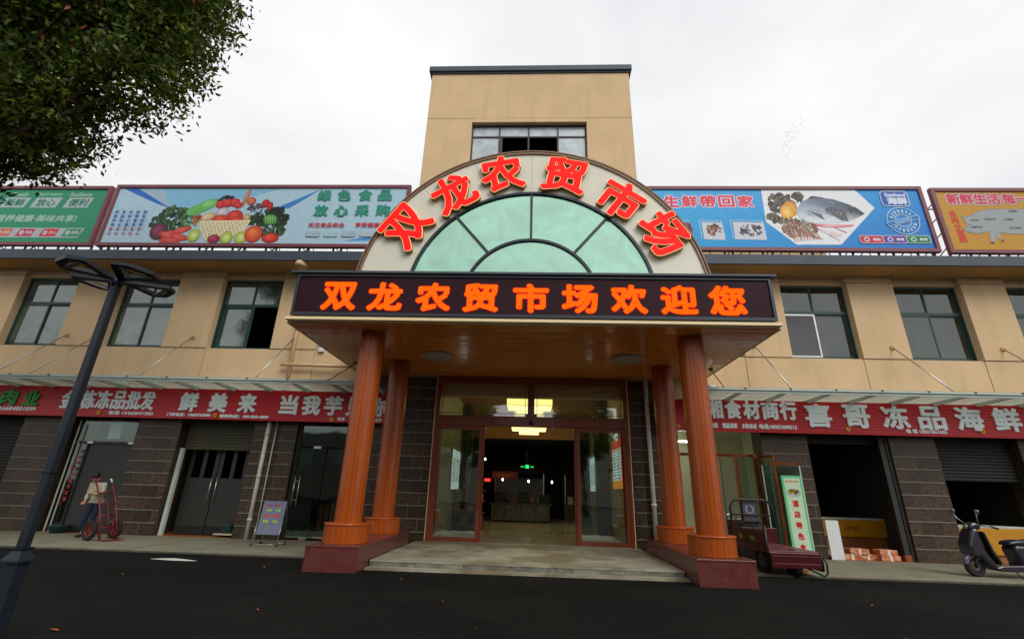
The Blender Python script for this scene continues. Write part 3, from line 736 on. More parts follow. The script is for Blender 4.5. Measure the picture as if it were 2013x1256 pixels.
for a, b in ((-2.80, -1.42), (1.33, 2.78)):
    lf = boxes('door_leaf', [(a, a + .10, yf + .02, yf + .07, .15, 3.30), (b - .10, b, yf + .02, yf + .07, .15, 3.30), (a + .10, b - .10, yf + .02, yf + .07, .15, .27), (a + .10, b - .10, yf + .02, yf + .07, 3.18, 3.30)], 'brown_door', D)
    box('pane', (a + .10, b - .10, yf + .04, yf + .047, .27, 3.18), 'door_glass', lf, local=True)
    s0, s1 = (a + .07, b + .06) if a < 0 else (a - .06, b - .07)
    l2 = boxes('door_leaf', [(s0, s0 + .07, yf + .085, yf + .125, .15, 3.30), (s1 - .07, s1, yf + .085, yf + .125, .15, 3.30), (s0 + .07, s1 - .07, yf + .085, yf + .125, .15, .25), (s0 + .07, s1 - .07, yf + .085, yf + .125, 3.2, 3.30)], 'brown_door', D)
    box('pane', (s0 + .07, s1 - .07, yf + .10, yf + .106, .25, 3.2), 'door_glass', l2, local=True)
lathe('door_sensor', [(.0001, -.03), (.06, -.025), (.075, .0), (.06, .03)], (.0, yf - .035, 3.41), 'black', D, n=16, axis='y')
box('threshold', (FX0 + .09, FX1 - .09, yf + .01, yb + .03, .141, .152), 'steel', D)
boxes('jamb_strip', [(FX0 - .025, FX0 - .003, 14.03, 14.049, .14, 4.79), (FX1 + .003, FX1 + .025, 14.03, 14.049, .14, 4.79)], 'ivory', D)

# inside the hall: stepped lamps, light boxes, stalls, bulbs
for x, y, z, s, lb in ((-.06, 17.0, 4.78, 1.0, 'stepped glowing box lamp nearest the entrance door'), (-.09, 21.3, 4.55, .95, 'stepped glowing box lamp deeper inside the hall')):
    t = thing('stepped_lamp', lb, 'lamp', (x, y, z), 'stepped ceiling lamps in the entrance hall')
    for j, (w_, z0, z1) in enumerate(((.80, -.42, -.02), (.46, -.60, -.422), (.0, 0, 0))):
        if w_: 
            tier = boxes('lamp_tier', [(x - w_ * s, x + w_ * s, y - w_ * s * .8, y + w_ * s * .8, z + z0, z + z1)], 'warm_light', t)
            boxes('tier_edge', [(x - w_ * s - .008, x + w_ * s + .008, y - w_ * s * .8 - .008, y - w_ * s * .8 - .001, z + q - .008, z + q) for q in (z0 + .003, z1)], 'yellow_disc', tier, local=True)
    box('lamp_tier', (x - .70 * s, x + .70 * s, y - .5, y + .5, z - .018, 4.998), 'warm_dim', t)
def lightbox(x, y0, y1, z0, z1, lb, style, sgn):
    t = thing('light_box', lb, 'light box', (x, (y0 + y1) / 2, z0), 'lit notice boxes on the hall walls')
    boxes('case', [(min(x, x + sgn * .06), max(x, x + sgn * .06), y0, y1, z0, z1)], 'red_metal', t)
    c = Canvas(0)                                    # drawn in x = along wall, z, then turned onto the wall
    W = y1 - y0
    c.rect(.02, W - .02, z0 + .02, z1 - .02, (225, 245, 250) if style != 'o' else (240, 90, 30))
    if style == 'o':
        c.rect(.02, W - .02, z0 + .02, z0 + .3, (250, 150, 30)); c.rect(.12, W - .1, z0 + .28, z1 - .3, (228, 248, 250)); c.rect(.02, W - .02, z1 - .3, z1 - .02, (225, 50, 30))
    for i in range(10):
        zz = z1 - .38 - i * (z1 - z0 - .6) / 10; c.rect(.2, W * .5, zz, zz + .045, (120, 160, 190) if i % 3 else (225, 60, 60)); c.rect(W * .58, W - .2, zz, zz + .045, (120, 160, 190) if i % 4 else (225, 60, 60))
    # turned: canvas x -> world y
    c.v = [((x - sgn * (.002 - p[1])) if False else x + sgn * (.062 - p[1]), y0 + p[0], p[2]) for p in c.v]
    c.build('lit_notice', t, 'print_lit')
lightbox(2.918, 15.3, 17.1, 1.65, 3.22, 'orange bordered light box glowing on the right wall just inside the door', 'o', -1)
lightbox(2.918, 21.2, 23.6, 1.6, 3.1, 'plain white light box glowing further along the right hall wall', 'w', -1)
lightbox(-2.918, 17.6, 19.6, 1.5, 2.95, 'white light box glowing on the left hall wall', 'w', 1)
t = thing('exit_sign', 'green lit exit sign hanging in the dark hall', 'exit sign', (-.2, 26, 2.7))
box('sign_case', (-.55, .2, 26, 26.04, 2.68, 2.90), 'black', t); tube('hanger', [(-.2, 26.02, 2.9), (-.2, 26.02, 4.02)], .01, 'steel', t, n=6)
boxes('lit_arrow', [(-.52, -.32, 25.99, 25.998, 2.77, 2.80), (.0, .17, 25.99, 25.998, 2.77, 2.80)], 'exit_green', t); box('lit_figure', (-.26, -.08, 25.99, 25.998, 2.71, 2.88), 'exit_green', t)
for i, (x, z, lb) in enumerate(((-2.35, 3.05, 'bare bulb at the left edge of the open doorway'), (-1.4, 2.08, 'bare bulb hanging below the dark red hall banner'), (-.08, 2.03, 'bare bulb hanging under the exit sign'), (1.1, 2.02, 'bare bulb hanging right of the exit sign'))):
    t = thing('hanging_bulb', lb, 'bulb', (x, 25, z), 'bare bulbs over the market stalls'); lathe('bulb', [(.0001, z - .06), (.032, z - .03), (.038, z), (.02, z + .06)], (x, 25, 0), 'bulb_white', t, n=12); tube('cord', [(x, 25, z + .06), (x, 25, 4.02)], .008, 'black', t, n=5)
t = thing('hall_banner', 'dark red banner board hanging over the stalls', 'banner', (-1.3, 25.5, 2.2)); box('board', (-2.0, -.65, 25.5, 25.54, 2.12, 2.5), 'banner_dark', t)
letter('lettering', '新鲜蔬菜', -1.32, 2.31, 25.498, .9, .2, 'rust', t, bold=.01, rise=.002)
for x in (-1.8, -.85): tube('hanger', [(x, 25.52, 2.5), (x, 25.52, 4.02)], .008, 'black', t, n=5)
t = thing('market_stall', 'pale panelled stall counter in the middle of the dark hall', 'stall', (-.4, 24.6, .14))
for i in range(4): box('stall_panel', (-1.9 + i * .72, -1.2 + i * .72, 24.6, 24.63, .2, .92), 'counter_steel', t)
box('counter_top', (-2.0, 1.1, 24.5, 25.4, .93, .98), 'counter_steel', t); box('counter_body', (-1.9, 1.0, 24.64, 25.3, .14, .928), 'hall_dark', t)
for i, (x, h) in enumerate(((-1.5, .5), (-.3, .55), (.7, .45))):
    t = thing('stacked_crates', ('left', 'middle', 'right')[i] + 'most stack of dark crates on the stall counter', 'crates', (x, 24.9, .98)); 
    for j in range(3): box('crate', (x - .28, x + .28, 24.7, 25.1, .982 + j * h / 3, .976 + (j + 1) * h / 3), 'black', t)
t = thing('display_shelf', 'dark brown stall shelf with goods inside the left hall side', 'shelf', (-2.2, 19.9, .14))
for j in range(4): box('shelf_board', (-2.9, -1.75, 18.6, 19.6, .3 + j * .4, .33 + j * .4), 'room_floor', t)
for j in range(3):
    for q in range(4): box('packet', (-2.85 + q * .27, -2.63 + q * .27, 18.7, 19.3, .335 + j * .4, .60 + j * .4), 'box_orange' if (q + j) % 2 else 'hall_dark', t)
boxes('shelf_side', [(-1.79, -1.75, 18.6, 19.6, .14, .3)], 'room_floor', t)

o = box('neon_strip', (-2.35, -2.05, 25.2, 25.24, 1.98, 2.12), 'neon_red'); tag(o, 'short glowing red strip at the left edge of the open doorway', 'neon sign')
for i, (x, w_, cl, lb) in enumerate(((-4.2, 2.6, 'grey_door', 'left rear stall with pale goods in the dark hall'), (-.6, 2.8, 'chalk_board', 'middle rear stall with bluish back board in the dark hall'), (3.2, 2.6, 'grey_door', 'right rear stall at the back of the dark hall'))):
    t = thing('rear_stall', lb, 'stall', (x, 28.4, .14), 'stalls at the back of the hall')
    box('stall_counter', (x - w_ / 2, x + w_ / 2, 27.6, 28.4, .14, .95), 'counter_steel', t); box('back_board', (x - w_ / 2, x + w_ / 2, 29.0, 29.05, .95, 2.3), cl, t); box('stall_header', (x - w_ / 2, x + w_ / 2, 27.6, 27.66, 2.5, 2.85), 'hall_dark', t)
    for q in (-1, 1): bar('stall_post', (x + q * (w_ / 2 - .05), 27.65, .95), (x + q * (w_ / 2 - .05), 27.65, 2.5), .05, 'steel', t)
    RR = random.Random(i)
    for q in range(7): h = RR.uniform(.12, .4); xx = x - w_ / 2 + .2 + q * (w_ - .4) / 6.5; box('goods', (xx, xx + RR.uniform(.15, .3), 27.8, 28.1, .951, .951 + h), RR.choice(('white_board', 'box_orange', 'paper_white', 'green_frame', 'counter_steel')), t)

# ------------------------------------------------------------------ shop signs
def ribbed(name, x0, x1, Yf, z0, z1, m, parent, pitch=.085):
    v, f = [], []; n = int((z1 - z0) / pitch); pr = []
    for i in range(n):
        z = z0 + (z1 - z0) * i / n; p = (z1 - z0) / n
        pr += [(Yf + .012, z), (Yf + .012, z + .012), (Yf, z + .016), (Yf, z + p - .002)]
    pr.append((Yf + .012, z1))
    for y, z in pr: v += [(x0, y, z), (x1, y, z)]
    for i in range(len(pr) - 1): f.append((2 * i, 2 * i + 1, 2 * i + 3, 2 * i + 2))
    return mesh(name, v, f, m, parent)
def shop_sign(x0, x1, lb, chars, small, z0=3.29, z1=4.16):
    t = thing('shop_sign', lb, 'shop sign', ((x0 + x1) / 2, 13.7, z0), 'red ribbed fascia signs over the shops')
    ribbed('ribbed_panel', x0, x1, 13.68, z0, z1, 'red_metal', t)
    boxes('sign_box', [(x0, x1, 13.695, 14.05, z0, z1), ], 'red_metal', t)
    box('sign_trim', (x0, x1, 13.67, 13.694, z0 - .035, z0 - .001), 'red_metal', t)
    for ch, x, z, W, H, m, bd in chars: letter('character', ch, x, z, 13.678, W, H, m, t, bold=bd, rise=.035, shear=.0)
    for s, x, z, W, H in small: letter('small_lettering', s, x, z, 13.678, W, H, 'white_letter', t, bold=.008, rise=.008, n=4, kind='stuff')
    return t
wl = 'white_letter'
shop_sign(-24, -18.0, 'blank end of the red fascia sign beyond the tree', [], [])
shop_sign(-17.995, -14.65, 'red sign with slanting green characters at the far left', [('肉', -16.05, 3.78, .52, .50, 'green_letter', .022), ('业', -15.32, 3.77, .52, .48, 'green_letter', .022)], [('16684001599', -15.65, 3.44, 1.15, .12)])
shop_sign(-14.645, -11.35, 'red sign for frozen goods with six white characters behind the lamp post', [(c, x, 3.76, .45, .56, wl, .017) for c, x in zip('金栋冻品批发', (-14.13, -13.50, -13.02, -12.53, -12.06, -11.62))], [('电话 13462041562', -12.05, 3.385, 1.4, .12)])
shop_sign(-11.345, -7.72, 'red sign with three wide-spaced white characters above the roller shutter', [(c, x, 3.75, .56, .58, wl, .026) for c, x in zip('鲜美来', (-10.33, -9.42, -8.52))], [('门市电话：13603769580', -10.25, 3.375, 1.35, .11), ('服务热线：400-800-4809', -8.55, 3.36, 1.5, .11)])
shop_sign(-7.715, -3.95, 'red sign with white characters partly hidden by the left columns', [(c, x, 3.73, .56, .58, wl, .024) for c, x in zip('当我芋见你', (-7.24, -6.55, -5.88, -5.21, -4.53))], [('电话', -5.6, 3.35, .22, .10), ('163', -4.52, 3.35, .26, .10)])
shop_sign(3.7, 7.74, 'red sign for restaurant ingredients right of the entrance columns', [(c, x, 3.88, .48, .54, wl, .022) for c, x in zip('湘食材商行', (5.27, 5.80, 6.32, 6.84, 7.35))], [('店宴席菜', 5.12, 3.42, .42, .15), ('精品凉菜', 5.66, 3.42, .42, .15), ('乡厨食材', 6.2, 3.42, .42, .15), ('电话:18337609515', 7.0, 3.42, 1.05, .14)])
shop_sign(7.745, 13.95, 'red frozen seafood sign with six very large white characters', [(c, x, 3.76, .74, .66, wl, .024) for c, x in zip('喜哥冻品海鲜', (8.16, 9.22, 10.28, 11.26, 12.28, 13.30))], [('电 话 18637621655', 11.05, 3.385, 1.1, .13)])
shop_sign(13.955, 22, 'blank end of the red fascia sign at the far right', [], [])
for x, z, lb in ((-13.05, 3.38, 'yellow round badge on the six character frozen goods sign'), (-9.43, 3.37, 'yellow round badge on the three character sign'), (-5.88, 3.33, 'yellow round badge on the sign beside the left column'), (4.2, 3.38, 'yellow round badge between the right columns'), (8.92, 3.40, 'yellow round badge under the second large seafood character'), (12.55, 3.42, 'yellow round badge near the end of the seafood sign')):
    t = thing('round_badge', lb, 'badge', (x, 13.67, z), 'yellow badges on the shop signs')
    lathe('disc', [(.055, 13.665), (.055, 13.679)], (x, 0, z), 'yellow_disc', t, n=20, axis='y') if False else mesh('disc', [(x + .058 * math.cos(2 * PI * i / 20), 13.648 + k * .03, z + .058 * math.sin(2 * PI * i / 20)) for k in (0, 1) for i in range(20)], [tuple(range(19, -1, -1))] + [tuple(range(20, 40))] + [(i, (i + 1) % 20, (i + 1) % 20 + 20, i + 20) for i in range(20)], 'yellow_disc', t)
    bars('mark', [((x - .028, 13.645, z - .02), (x + .028, 13.645, z + .02), .009), ((x - .0, 13.645, z - .032), (x, 13.645, z + .034), .009)], 'rust', t)

# ------------------------------------------------------------------ awnings
def awning(x0, x1, rods, lb, step=1.13):
    t = thing('awning', lb, 'awning', ((x0 + x1) / 2, 13.2, 4.2), 'glass awnings over the shop signs')
    box('front_beam', (x0, x1, 12.38, 12.44, 4.10, 4.215), 'awning_steel', t)
    box('gutter', (x0, x1, 12.34, 12.379, 4.17, 4.21), 'awning_steel', t)
    box('wall_beam', (x0, x1, 13.98, 14.06, 4.13, 4.215), 'awning_steel', t)
    n = int((x1 - x0) / step)
    for i in range(n + 1):
        x = x0 + .03 + i * (x1 - x0 - .06) / n
        v = [(x - .03, 12.445, 4.15), (x + .03, 12.445, 4.15), (x + .03, 13.975, 4.09), (x - .03, 13.975, 4.09), (x - .03, 12.445, 4.20), (x + .03, 12.445, 4.20), (x + .03, 13.975, 4.20), (x - .03, 13.975, 4.20)]
        mesh('cantilever_rib', v, BF, 'awning_steel', t)
        box('rib_clip', (x - .02, x + .02, 12.33, 12.38, 4.19, 4.235), 'truss', t)
        if i < n:
            xx = x0 + .03 + (i + 1) * (x1 - x0 - .06) / n
            box('glass_panel', (x + .012, xx - .012, 12.36, 14.04, 4.224, 4.234), 'awning_glass', t)
    for a in rods:
        tube('tie_rod', [(a, 14.06, 5.95), (a + .0, 12.44, 4.235)], .018, 'steel', t, n=8)
        lathe('rod_anchor', [(.05, 14.02), (.05, 14.1)], (a, 0, 5.96), 'rust', t, n=12, axis='y') if False else box('rod_anchor', (a - .05, a + .05, 14.06, YF + .04, 5.90, 6.01), 'ochre_dark', t)
awning(-24, -4.4, (-19.0, -15.42, -14.35, -11.1, -7.72), 'pale glass awning on steel ribs over the left row of shops')
awning(4.45, 22, (6.9, 11.05, 14.3, 18.0), 'pale glass awning on steel ribs over the right row of shops')

# ------------------------------------------------------------------ downpipes
def pipe(name, pts, r, m, lb, grp=None, bands=(), clip='steel'):
    t = thing(name, lb, 'pipe', pts[0], grp)
    tube('pipe_run', pts, r, m, t, n=12)
    for (x, y, z) in bands: lathe('pipe_collar', [(r * 1.25, z - .03), (r * 1.25, z + .03)], (x, y, 0), m, t, n=14)
    return t
pipe('downpipe', [(-7.83, 13.86, .036), (-7.83, 13.86, 3.28)], .055, 'white_pipe', 'white downpipe on the tiled pillar beside the folding chalkboard', bands=[(-7.83, 13.86, .55), (-7.83, 13.86, 1.7), (-7.83, 13.86, 2.9)])
pipe('downpipe', [(-7.64, 13.95, .036), (-7.64, 13.95, 3.28)], .018, 'white_pipe', 'thin white conduit beside the left downpipe')
p = pipe('downpipe', [(3.42, 13.93, .45), (3.42, 13.93, 4.8)], .06, 'white_pipe', 'white downpipe with a rusty foot beside the rear right column', bands=[(3.42, 13.93, 1.25)])
lathe('rusty_foot', [(.062, .141), (.062, .46)], (3.42, 13.93, 0), 'rust', p, n=14)
pipe('wall_pipe', [(-7.62, 13.98, 8.36), (-7.62, 13.98, 4.24)], .06, 'ochre_pipe', 'ochre painted rainwater pipe on the wall left of the canopy', bands=[(-7.62, 13.98, 6.2), (-7.62, 13.98, 7.4)])
pipe('wall_pipe', [(-7.9, 13.95, 5.04), (-5.3, 13.95, 5.02)], .055, 'ochre_pipe', 'ochre painted pipe running sideways under the canopy edge')
o = lathe('pipe_outlet', [(.20, 8.20), (.20, 8.37)], (-7.63, 13.45, 0), 'ochre', n=24); tag(o, 'round ochre collar under the eave above the canopy corner', 'pipe collar')
# canopy struts and cameras
for a, b, lb in (((-5.03, 12.7, 4.79), (-5.60, 12.42, 4.22), 'thin dark strut from the left canopy edge to the awning'), ((4.94, 12.7, 4.79), (5.14, 12.42, 4.22), 'thin dark strut from the right canopy edge to the awning')):
    t = thing('canopy_strut', lb, 'strut', b, 'dark struts at the canopy corners'); tube('strut_rod', [a, b], .014, 'rust', t, n=8); box('strut_plate', (a[0] - .05, a[0] + .05, a[1] - .04, a[1] + .04, 4.775, 4.80), 'truss', t)
for x, z, d, lb in ((-5.42, 4.40, -1, 'white security camera beside the left column'), (5.10, 4.44, 1, 'white security camera beside the right column')):
    t = thing('security_camera', lb, 'camera', (x, 13.3, z), 'white security cameras above the awnings')
    tube('camera_body', [(x - d * .12, 13.35, z + .02), (x + d * .13, 13.2, z - .03)], .055, 'white_board', t, n=12); tube('lens_ring', [(x + d * .13, 13.2, z - .03), (x + d * .15, 13.19, z - .034)], .045, 'black', t, n=12)
    tube('camera_bracket', [(x - d * .02, 13.3, z - .05), (x - d * .05, 13.32, z - .12), (x - d * .26, 13.7, z - .13)], .022, 'white_board', t, n=8)
o = box('junction_box', (-6.84, -6.68, 14.05, 14.14, 5.52, 5.66), 'white_board'); tag(o, 'small white box on the wall groove near the canopy edge', 'junction box')

# ------------------------------------------------------------------ shop fronts
def rolling(name, x0, x1, z0, z1, Y, m, lb):
    t = thing(name, lb, 'shutter', ((x0 + x1) / 2, Y, z0), 'roller shutters in the shop openings')
    z = z0; i = 0; me = None
    while z < z1 - .02:
        if me is None:
            pr = [(0, 0), (-.012, .02), (-.016, .05), (-.012, .078), (0, .088)]
            v = [(xx, yy_, zz) for yy_, zz in pr for xx in (0, x1 - x0)]; f = [(2 * j, 2 * j + 1, 2 * j + 3, 2 * j + 2) for j in range(4)]
            me = bpy.data.meshes.new('shutter_slat'); me.from_pydata(v, [], f); me.update(); me.materials.append(MATS[m])
        shared('shutter_slat', me, t, (x0, Y, z)); z += .09
    for q in (x0 - .05, x1 + .002): box('guide_rail', (q, q + .048, Y - .05, Y + .03, .04, 3.42), 'dark_trim', t)
    return t
rolling('roller_shutter', -17.75, -15.77, .04, 3.42, 14.35, 'shutter_dark', 'closed dark roller shutter at the far left of the row')
rolling('roller_shutter', -10.58, -8.42, 2.42, 3.42, 14.32, 'shutter', 'half raised khaki roller shutter under the three character sign')
rolling('roller_shutter', 11.56, 13.7, 2.12, 3.42, 14.32, 'shutter_dark', 'raised dark roller shutter above the scooter')
rolling('roller_shutter', 15.16, 17.14, .04, 3.42, 14.35, 'shutter_dark', 'closed dark roller shutter at the far right of the row')
rolling('roller_shutter', 8.02, 10.15, 3.05, 3.42, 14.32, 'shutter_dark', 'fully raised dark roller shutter over the freezer shop')
# shop door 1: dark door with red couplet
t = thing('shop_door', 'dark shop door with a pair of red lettered strips beside it', 'door', (-13, 14.3, .04))
boxes('door_frame', [(-14.08, -13.98, 14.2, 14.3, .04, 3.42), (-12.12, -12.05, 14.2, 14.3, .04, 3.42), (-13.98, -12.12, 14.2, 14.3, 2.50, 2.58), (-13.98, -12.12, 14.2, 14.3, 3.3, 3.42), (-13.60, -13.55, 14.2, 14.3, .04, 2.5)], 'dark_trim', t)
box('white_edge', (-14.02, -13.99, 14.17, 14.199, .04, 3.2), 'white_pipe', t); box('white_edge', (-13.88, -13.86, 14.17, 14.199, .04, 3.1), 'awning_steel', t)
box('door_panel', (-13.55, -12.12, 14.24, 14.27, .06, 2.5), 'grey_door', t); box('transom_glass', (-13.98, -12.12, 14.24, 14.25, 2.58, 3.3), 'shop_glass', t)
boxes('hinge_plate', [(-13.60, -13.42, 14.19, 14.2, 2.52, 2.57), (-12.3, -12.1, 14.19, 14.2, 2.52, 2.57)], 'steel', t)
c = Canvas(14.19)
for i in range(9):
    z = 2.28 - i * .17; c.text('福禄寿喜财富贵安康'[i], -13.72, z, .12, .12, (170, 50, 56), .002)
    if i % 2: c.text('恭喜发财大吉大利旺'[i], -13.84, z - .3, .10, .12, (170, 50, 56), .0015)
c.build('red_couplet', t)
box('side_glass', (-13.98, -13.60, 14.235, 14.24, .06, 2.5), 'shop_glass', t)
for x, z, cl in ((-13.6, 2.9, 'rust'), (-12.9, 2.95, 'white_board'), (-12.5, 2.9, 'grey_door')): box('poster', (x - .2, x + .22, 14.28, 14.284, z - .28, z + .3), cl, t)
# shop door 2: frosted double door behind the half raised shutter
t = thing('shop_door', 'grey double door with long steel handles behind the half raised shutter', 'door', (-9.5, 14.5, .04))
for a, b in ((-10.45, -9.55), (-9.52, -8.62)):
    box('door_panel', (a, b, 14.55, 14.58, .28, 1.62), 'grey_door', t)
    boxes('door_rail', [(a, a + .12, 14.548, 14.582, 1.62, 2.7), (b - .12, b, 14.548, 14.582, 1.62, 2.7), (a + .39, a + .51, 14.548, 14.582, 1.62, 2.7)], 'grey_door', t)
    boxes('door_foot', [(a, b, 14.56, 14.57, .06, .28)], 'hall_dark', t)
for x in (-9.62, -9.45): tube('door_handle', [(x, 14.50, .95), (x, 14.50, 1.65)], .014, 'steel', t, n=8)
box('jamb_post', (-10.62, -10.52, 14.2, 14.3, .04, 2.45), 'awning_steel', t)
box('jamb_post', (-8.44, -8.38, 14.2, 14.3, .04, 2.45), 'dark_trim', t)
# shop door 3: glass door with long handles
t = thing('shop_door', 'glass shop door with a tall steel handle beside the left columns', 'door', (-6, 14.2, .04))
boxes('door_frame', [(-7.02, -6.93, 14.15, 14.25, .04, 3.42), (-5.05, -4.97, 14.15, 14.25, .04, 3.42), (-6.93, -5.05, 14.15, 14.25, 3.30, 3.42)], 'dark_trim', t)
box('door_glass', (-6.93, -6.1, 14.18, 14.192, .08, 2.55), 'shop_glass', t); box('door_glass', (-6.08, -5.05, 14.2, 14.212, .08, 2.55), 'shop_glass', t); box('transom_glass', (-6.93, -5.05, 14.19, 14.2, 2.58, 3.3), 'shop_glass', t)
for x in (-6.86, -6.72): tube('door_handle', [(x, 14.10, .93), (x, 14.10, 1.75)], .015, 'steel', t, n=8)
boxes('handle_bracket', [(-6.86, -6.72, 14.095, 14.105, 1.08, 1.095), (-6.86, -6.72, 14.095, 14.105, 1.60, 1.615)], 'steel', t)
boxes('patch_fitting', [(-6.5, -6.28, 14.17, 14.2, 2.53, 2.60), (-6.5, -6.28, 14.17, 14.2, .05, .11)], 'steel', t)
t = thing('shop_counter', 'slatted wooden counter behind the glass door', 'counter', (-5.6, 16.2, .04)); box('counter_top', (-6.9, -4.2, 16, 16.8, .95, 1.0), 'black', t)
for i in range(14): box('slat', (-6.85 + i * .19, -6.70 + i * .19, 16.05, 16.08, .05, .94), 'room_floor', t)
o = box('wall_board', (-6.6, -4.0, 18.9, 18.95, 1.6, 3.2), 'white_board'); tag(o, 'pale board on the rear wall of the counter shop', 'board')
# cream shop front with its open copper framed door
t = thing('shop_door', 'copper framed glass door standing open before the cream shop', 'door', (6.5, 13.6, .04))
for y0_, y1_ in ((13.25, 14.02),):
    boxes('door_leaf', [(6.50, 6.55, y0_, y0_ + .06, .06, 2.62), (6.50, 6.55, y1_ - .06, y1_, .06, 2.62), (6.50, 6.55, y0_ + .06, y1_ - .06, .06, .16), (6.50, 6.55, y0_ + .06, y1_ - .06, 2.54, 2.62)], 'copper', t)
    box('door_glass', (6.52, 6.53, y0_ + .06, y1_ - .06, .16, 2.54), 'shop_glass', t)
boxes('door_frame', [(6.40, 6.49, 14.14, 14.22, .04, 2.7), (5.86, 5.93, 14.14, 14.22, .04, 2.62), (4.22, 4.29, 14.14, 14.22, .04, 3.42)], 'copper', t)
box('side_glass', (5.93, 6.40, 14.17, 14.182, .06, 2.6), 'shop_glass', t)
o = box('ceiling_tube', (4.05, 4.95, 15.2, 15.26, 3.10, 3.14), 'tube_white'); tag(o, 'white fluorescent tube in the cream shop behind the right columns', 'tube lamp')
# freezer shop right: grey post, freezer, boxes
t = thing('door_post', 'grey sliding door leaf folded at the right of the freezer shop opening', 'door', (10.05, 14.2, .04)); box('door_panel', (9.98, 10.12, 14.12, 14.2, .2, 3.3), 'grey_door', t); box('door_foot', (9.97, 10.13, 14.11, 14.21, .04, .2), 'rust', t); box('guide_rail', (10.14, 10.21, 14.1, 14.3, .04, 3.4), 'dark_trim', t)
def freezer(x0, x1, y, z0, z1, lb, mark=None):
    t = thing('chest_freezer', lb, 'freezer', ((x0 + x1) / 2, y, .04), 'yellow chest freezers in the shops')
    box('freezer_body', (x0, x1, y, y + .8, z0, z1), 'freezer_yellow', t, bevel=.02); box('freezer_lid', (x0 + .01, x1 - .01, y + .01, y + .79, z1 + .002, z1 + .05), 'awning_steel', t, bevel=.01); box('freezer_foot', (x0 + .05, x1 - .05, y + .06, y + .76, .04, z0), 'room_floor', t)
    if mark: letter('brand_mark', mark, (x0 + x1) / 2, (z0 + z1) / 2, y - .001, .5, .16, 'rust', t, bold=.005, rise=.001)
freezer(8.7, 10.75, 15.7, .50, .98, 'yellow chest freezer standing behind the orange packs', '冰柜')
freezer(10.55 + .98, 13.6, 14.25, .25, .92, 'yellow chest freezer right behind the scooter')
k = 0
for x, y, z, w_, lb in ((8.62, 14.3, .04, .5, 'orange pack lying at the left of the shop floor'), (9.13, 14.45, .04, .5, 'orange pack in the middle of the shop floor'), (8.9, 14.4, .172, .5, 'orange pack lying on top of two others'), (9.62, 14.3, .04, .5, 'orange and white pack nearest the right post'), (9.60, 14.32, .172, .46, 'top orange and white pack beside the right post')):
    t = thing('food_pack', lb, 'pack', (x, y, z), 'orange packs on the freezer shop floor'); box('carton', (x - w_ / 2, x + w_ / 2, y - .16, y + .16, z + .001, z + .13), 'box_orange', t, bevel=.01)
    box('strap', (x - .03, x + .03, y - .163, y + .163, z + .0005, z + .132), 'white_board', t)
o = box('leaning_board', (7.98, 8.32, 13.98, 14.0, .04, 1.0), 'white_board', bevel=.003); tag(o, 'tall white board leaning at the freezer shop entrance', 'board')
# items inside left shops
o = lathe('green_bucket', [(.13, .045), (.16, .33), (.165, .34)], (-8.75, 14.42, 0), 'green_frame', n=16); tag(o, 'dark green bucket inside the half shuttered shop', 'bucket')
o = lathe('round_basin', [(.18, .045), (.26, .22), (.27, .23)], (-13.35, 13.95, 0), 'green_frame', n=16); tag(o, 'dark green basin on the pavement by the couplet door', 'basin')

# leaning glass door and its banner
t = thing('leaning_glass_door', 'glass door with a copper top bar leaning on the tiled pillar behind the trike', 'glass door', (6.95, 13.5, .036))
box('glass_leaf', (6.42, 7.42, 13.74, 13.752, .05, 2.38), 'shop_glass', t); box('wood_bar', (6.60, 7.32, 13.70, 13.76, 2.385, 2.45), 'box_orange' if False else 'copper', t); box('wood_bar', (7.0, 7.45, 13.68, 13.76, .036, .10), 'rust', t)
boxes('edge_channel', [(6.40, 6.43, 13.73, 13.76, .04, 2.38), (7.41, 7.44, 13.73, 13.76, .04, 2.38)], 'awning_steel', t)
t = thing('vertical_banner', 'tall green edged banner with red vertical characters', 'banner', (7.0, 13.4, .036))
x0, x1, Yb = 6.74, 7.26, 13.45
box('banner_board', (x0, x1, Yb, Yb + .02, .04, 2.10), 'white_board', t)
c = Canvas(Yb - .001); c.rect(x0, x1, .04, 2.10, (90, 190, 130)); c.rect(x0 + .06, x1 - .05, .05, 2.04, (190, 212, 180))
c.text('宴记特色食材', 7.0, 1.95, .34, .06, (200, 90, 50), .002); c.ell(7.0, 1.66, .19, .10, (225, 230, 230), (150, 160, 165)); c.blob(6.99, 1.70, .12, .05, [(190, 160, 40), (150, 100, 40), (200, 190, 60), (160, 70, 40)], 26, .04, 5)
for i, ch in enumerate('酒店特色食材'): c.text(ch, 7.0 + .003, 1.40 - i * .262, .16, .17, (190, 30, 30), .01)
c.build('printed_sheet', t)

# folding chalkboard
t = thing('folding_chalkboard', 'small grey chalkboard on folding steel legs beside the downpipe', 'chalkboard', (-6.62, 12.7, .035))
v = barv((-6.62, 12.68, .29), (-6.62, 12.80, 1.08), .60, .03)
mesh('board', v, BARF, 'chalk_board', t)
c = Canvas(0); 
for s_, x, z, W, H, col in (('今日', -6.78, .98, .14, .07, (190, 70, 80)), ('特价', -6.55, .98, .14, .07, (190, 70, 80)), ('羊肉', -6.74, .86, .15, .07, (170, 220, 90)), ('牛骨', -6.50, .86, .14, .07, (170, 220, 120)), ('白条鸡', -6.76, .73, .17, .08, (230, 80, 60)), ('鸭货', -6.51, .73, .16, .08, (230, 80, 60)), ('冻品', -6.76, .60, .16, .07, (190, 210, 60)), ('批发', -6.51, .60, .14, .07, (190, 210, 60))): c.text(s_, x, z, W, H, col, .003)
c.ring(-6.64, .46, .035, .042, (180, 190, 150), 16)
c.v = [(p[0], 12.66 + (p[2] - .29) * .152 + p[1], p[2]) for p in c.v]; c.build('chalk_lettering', t)
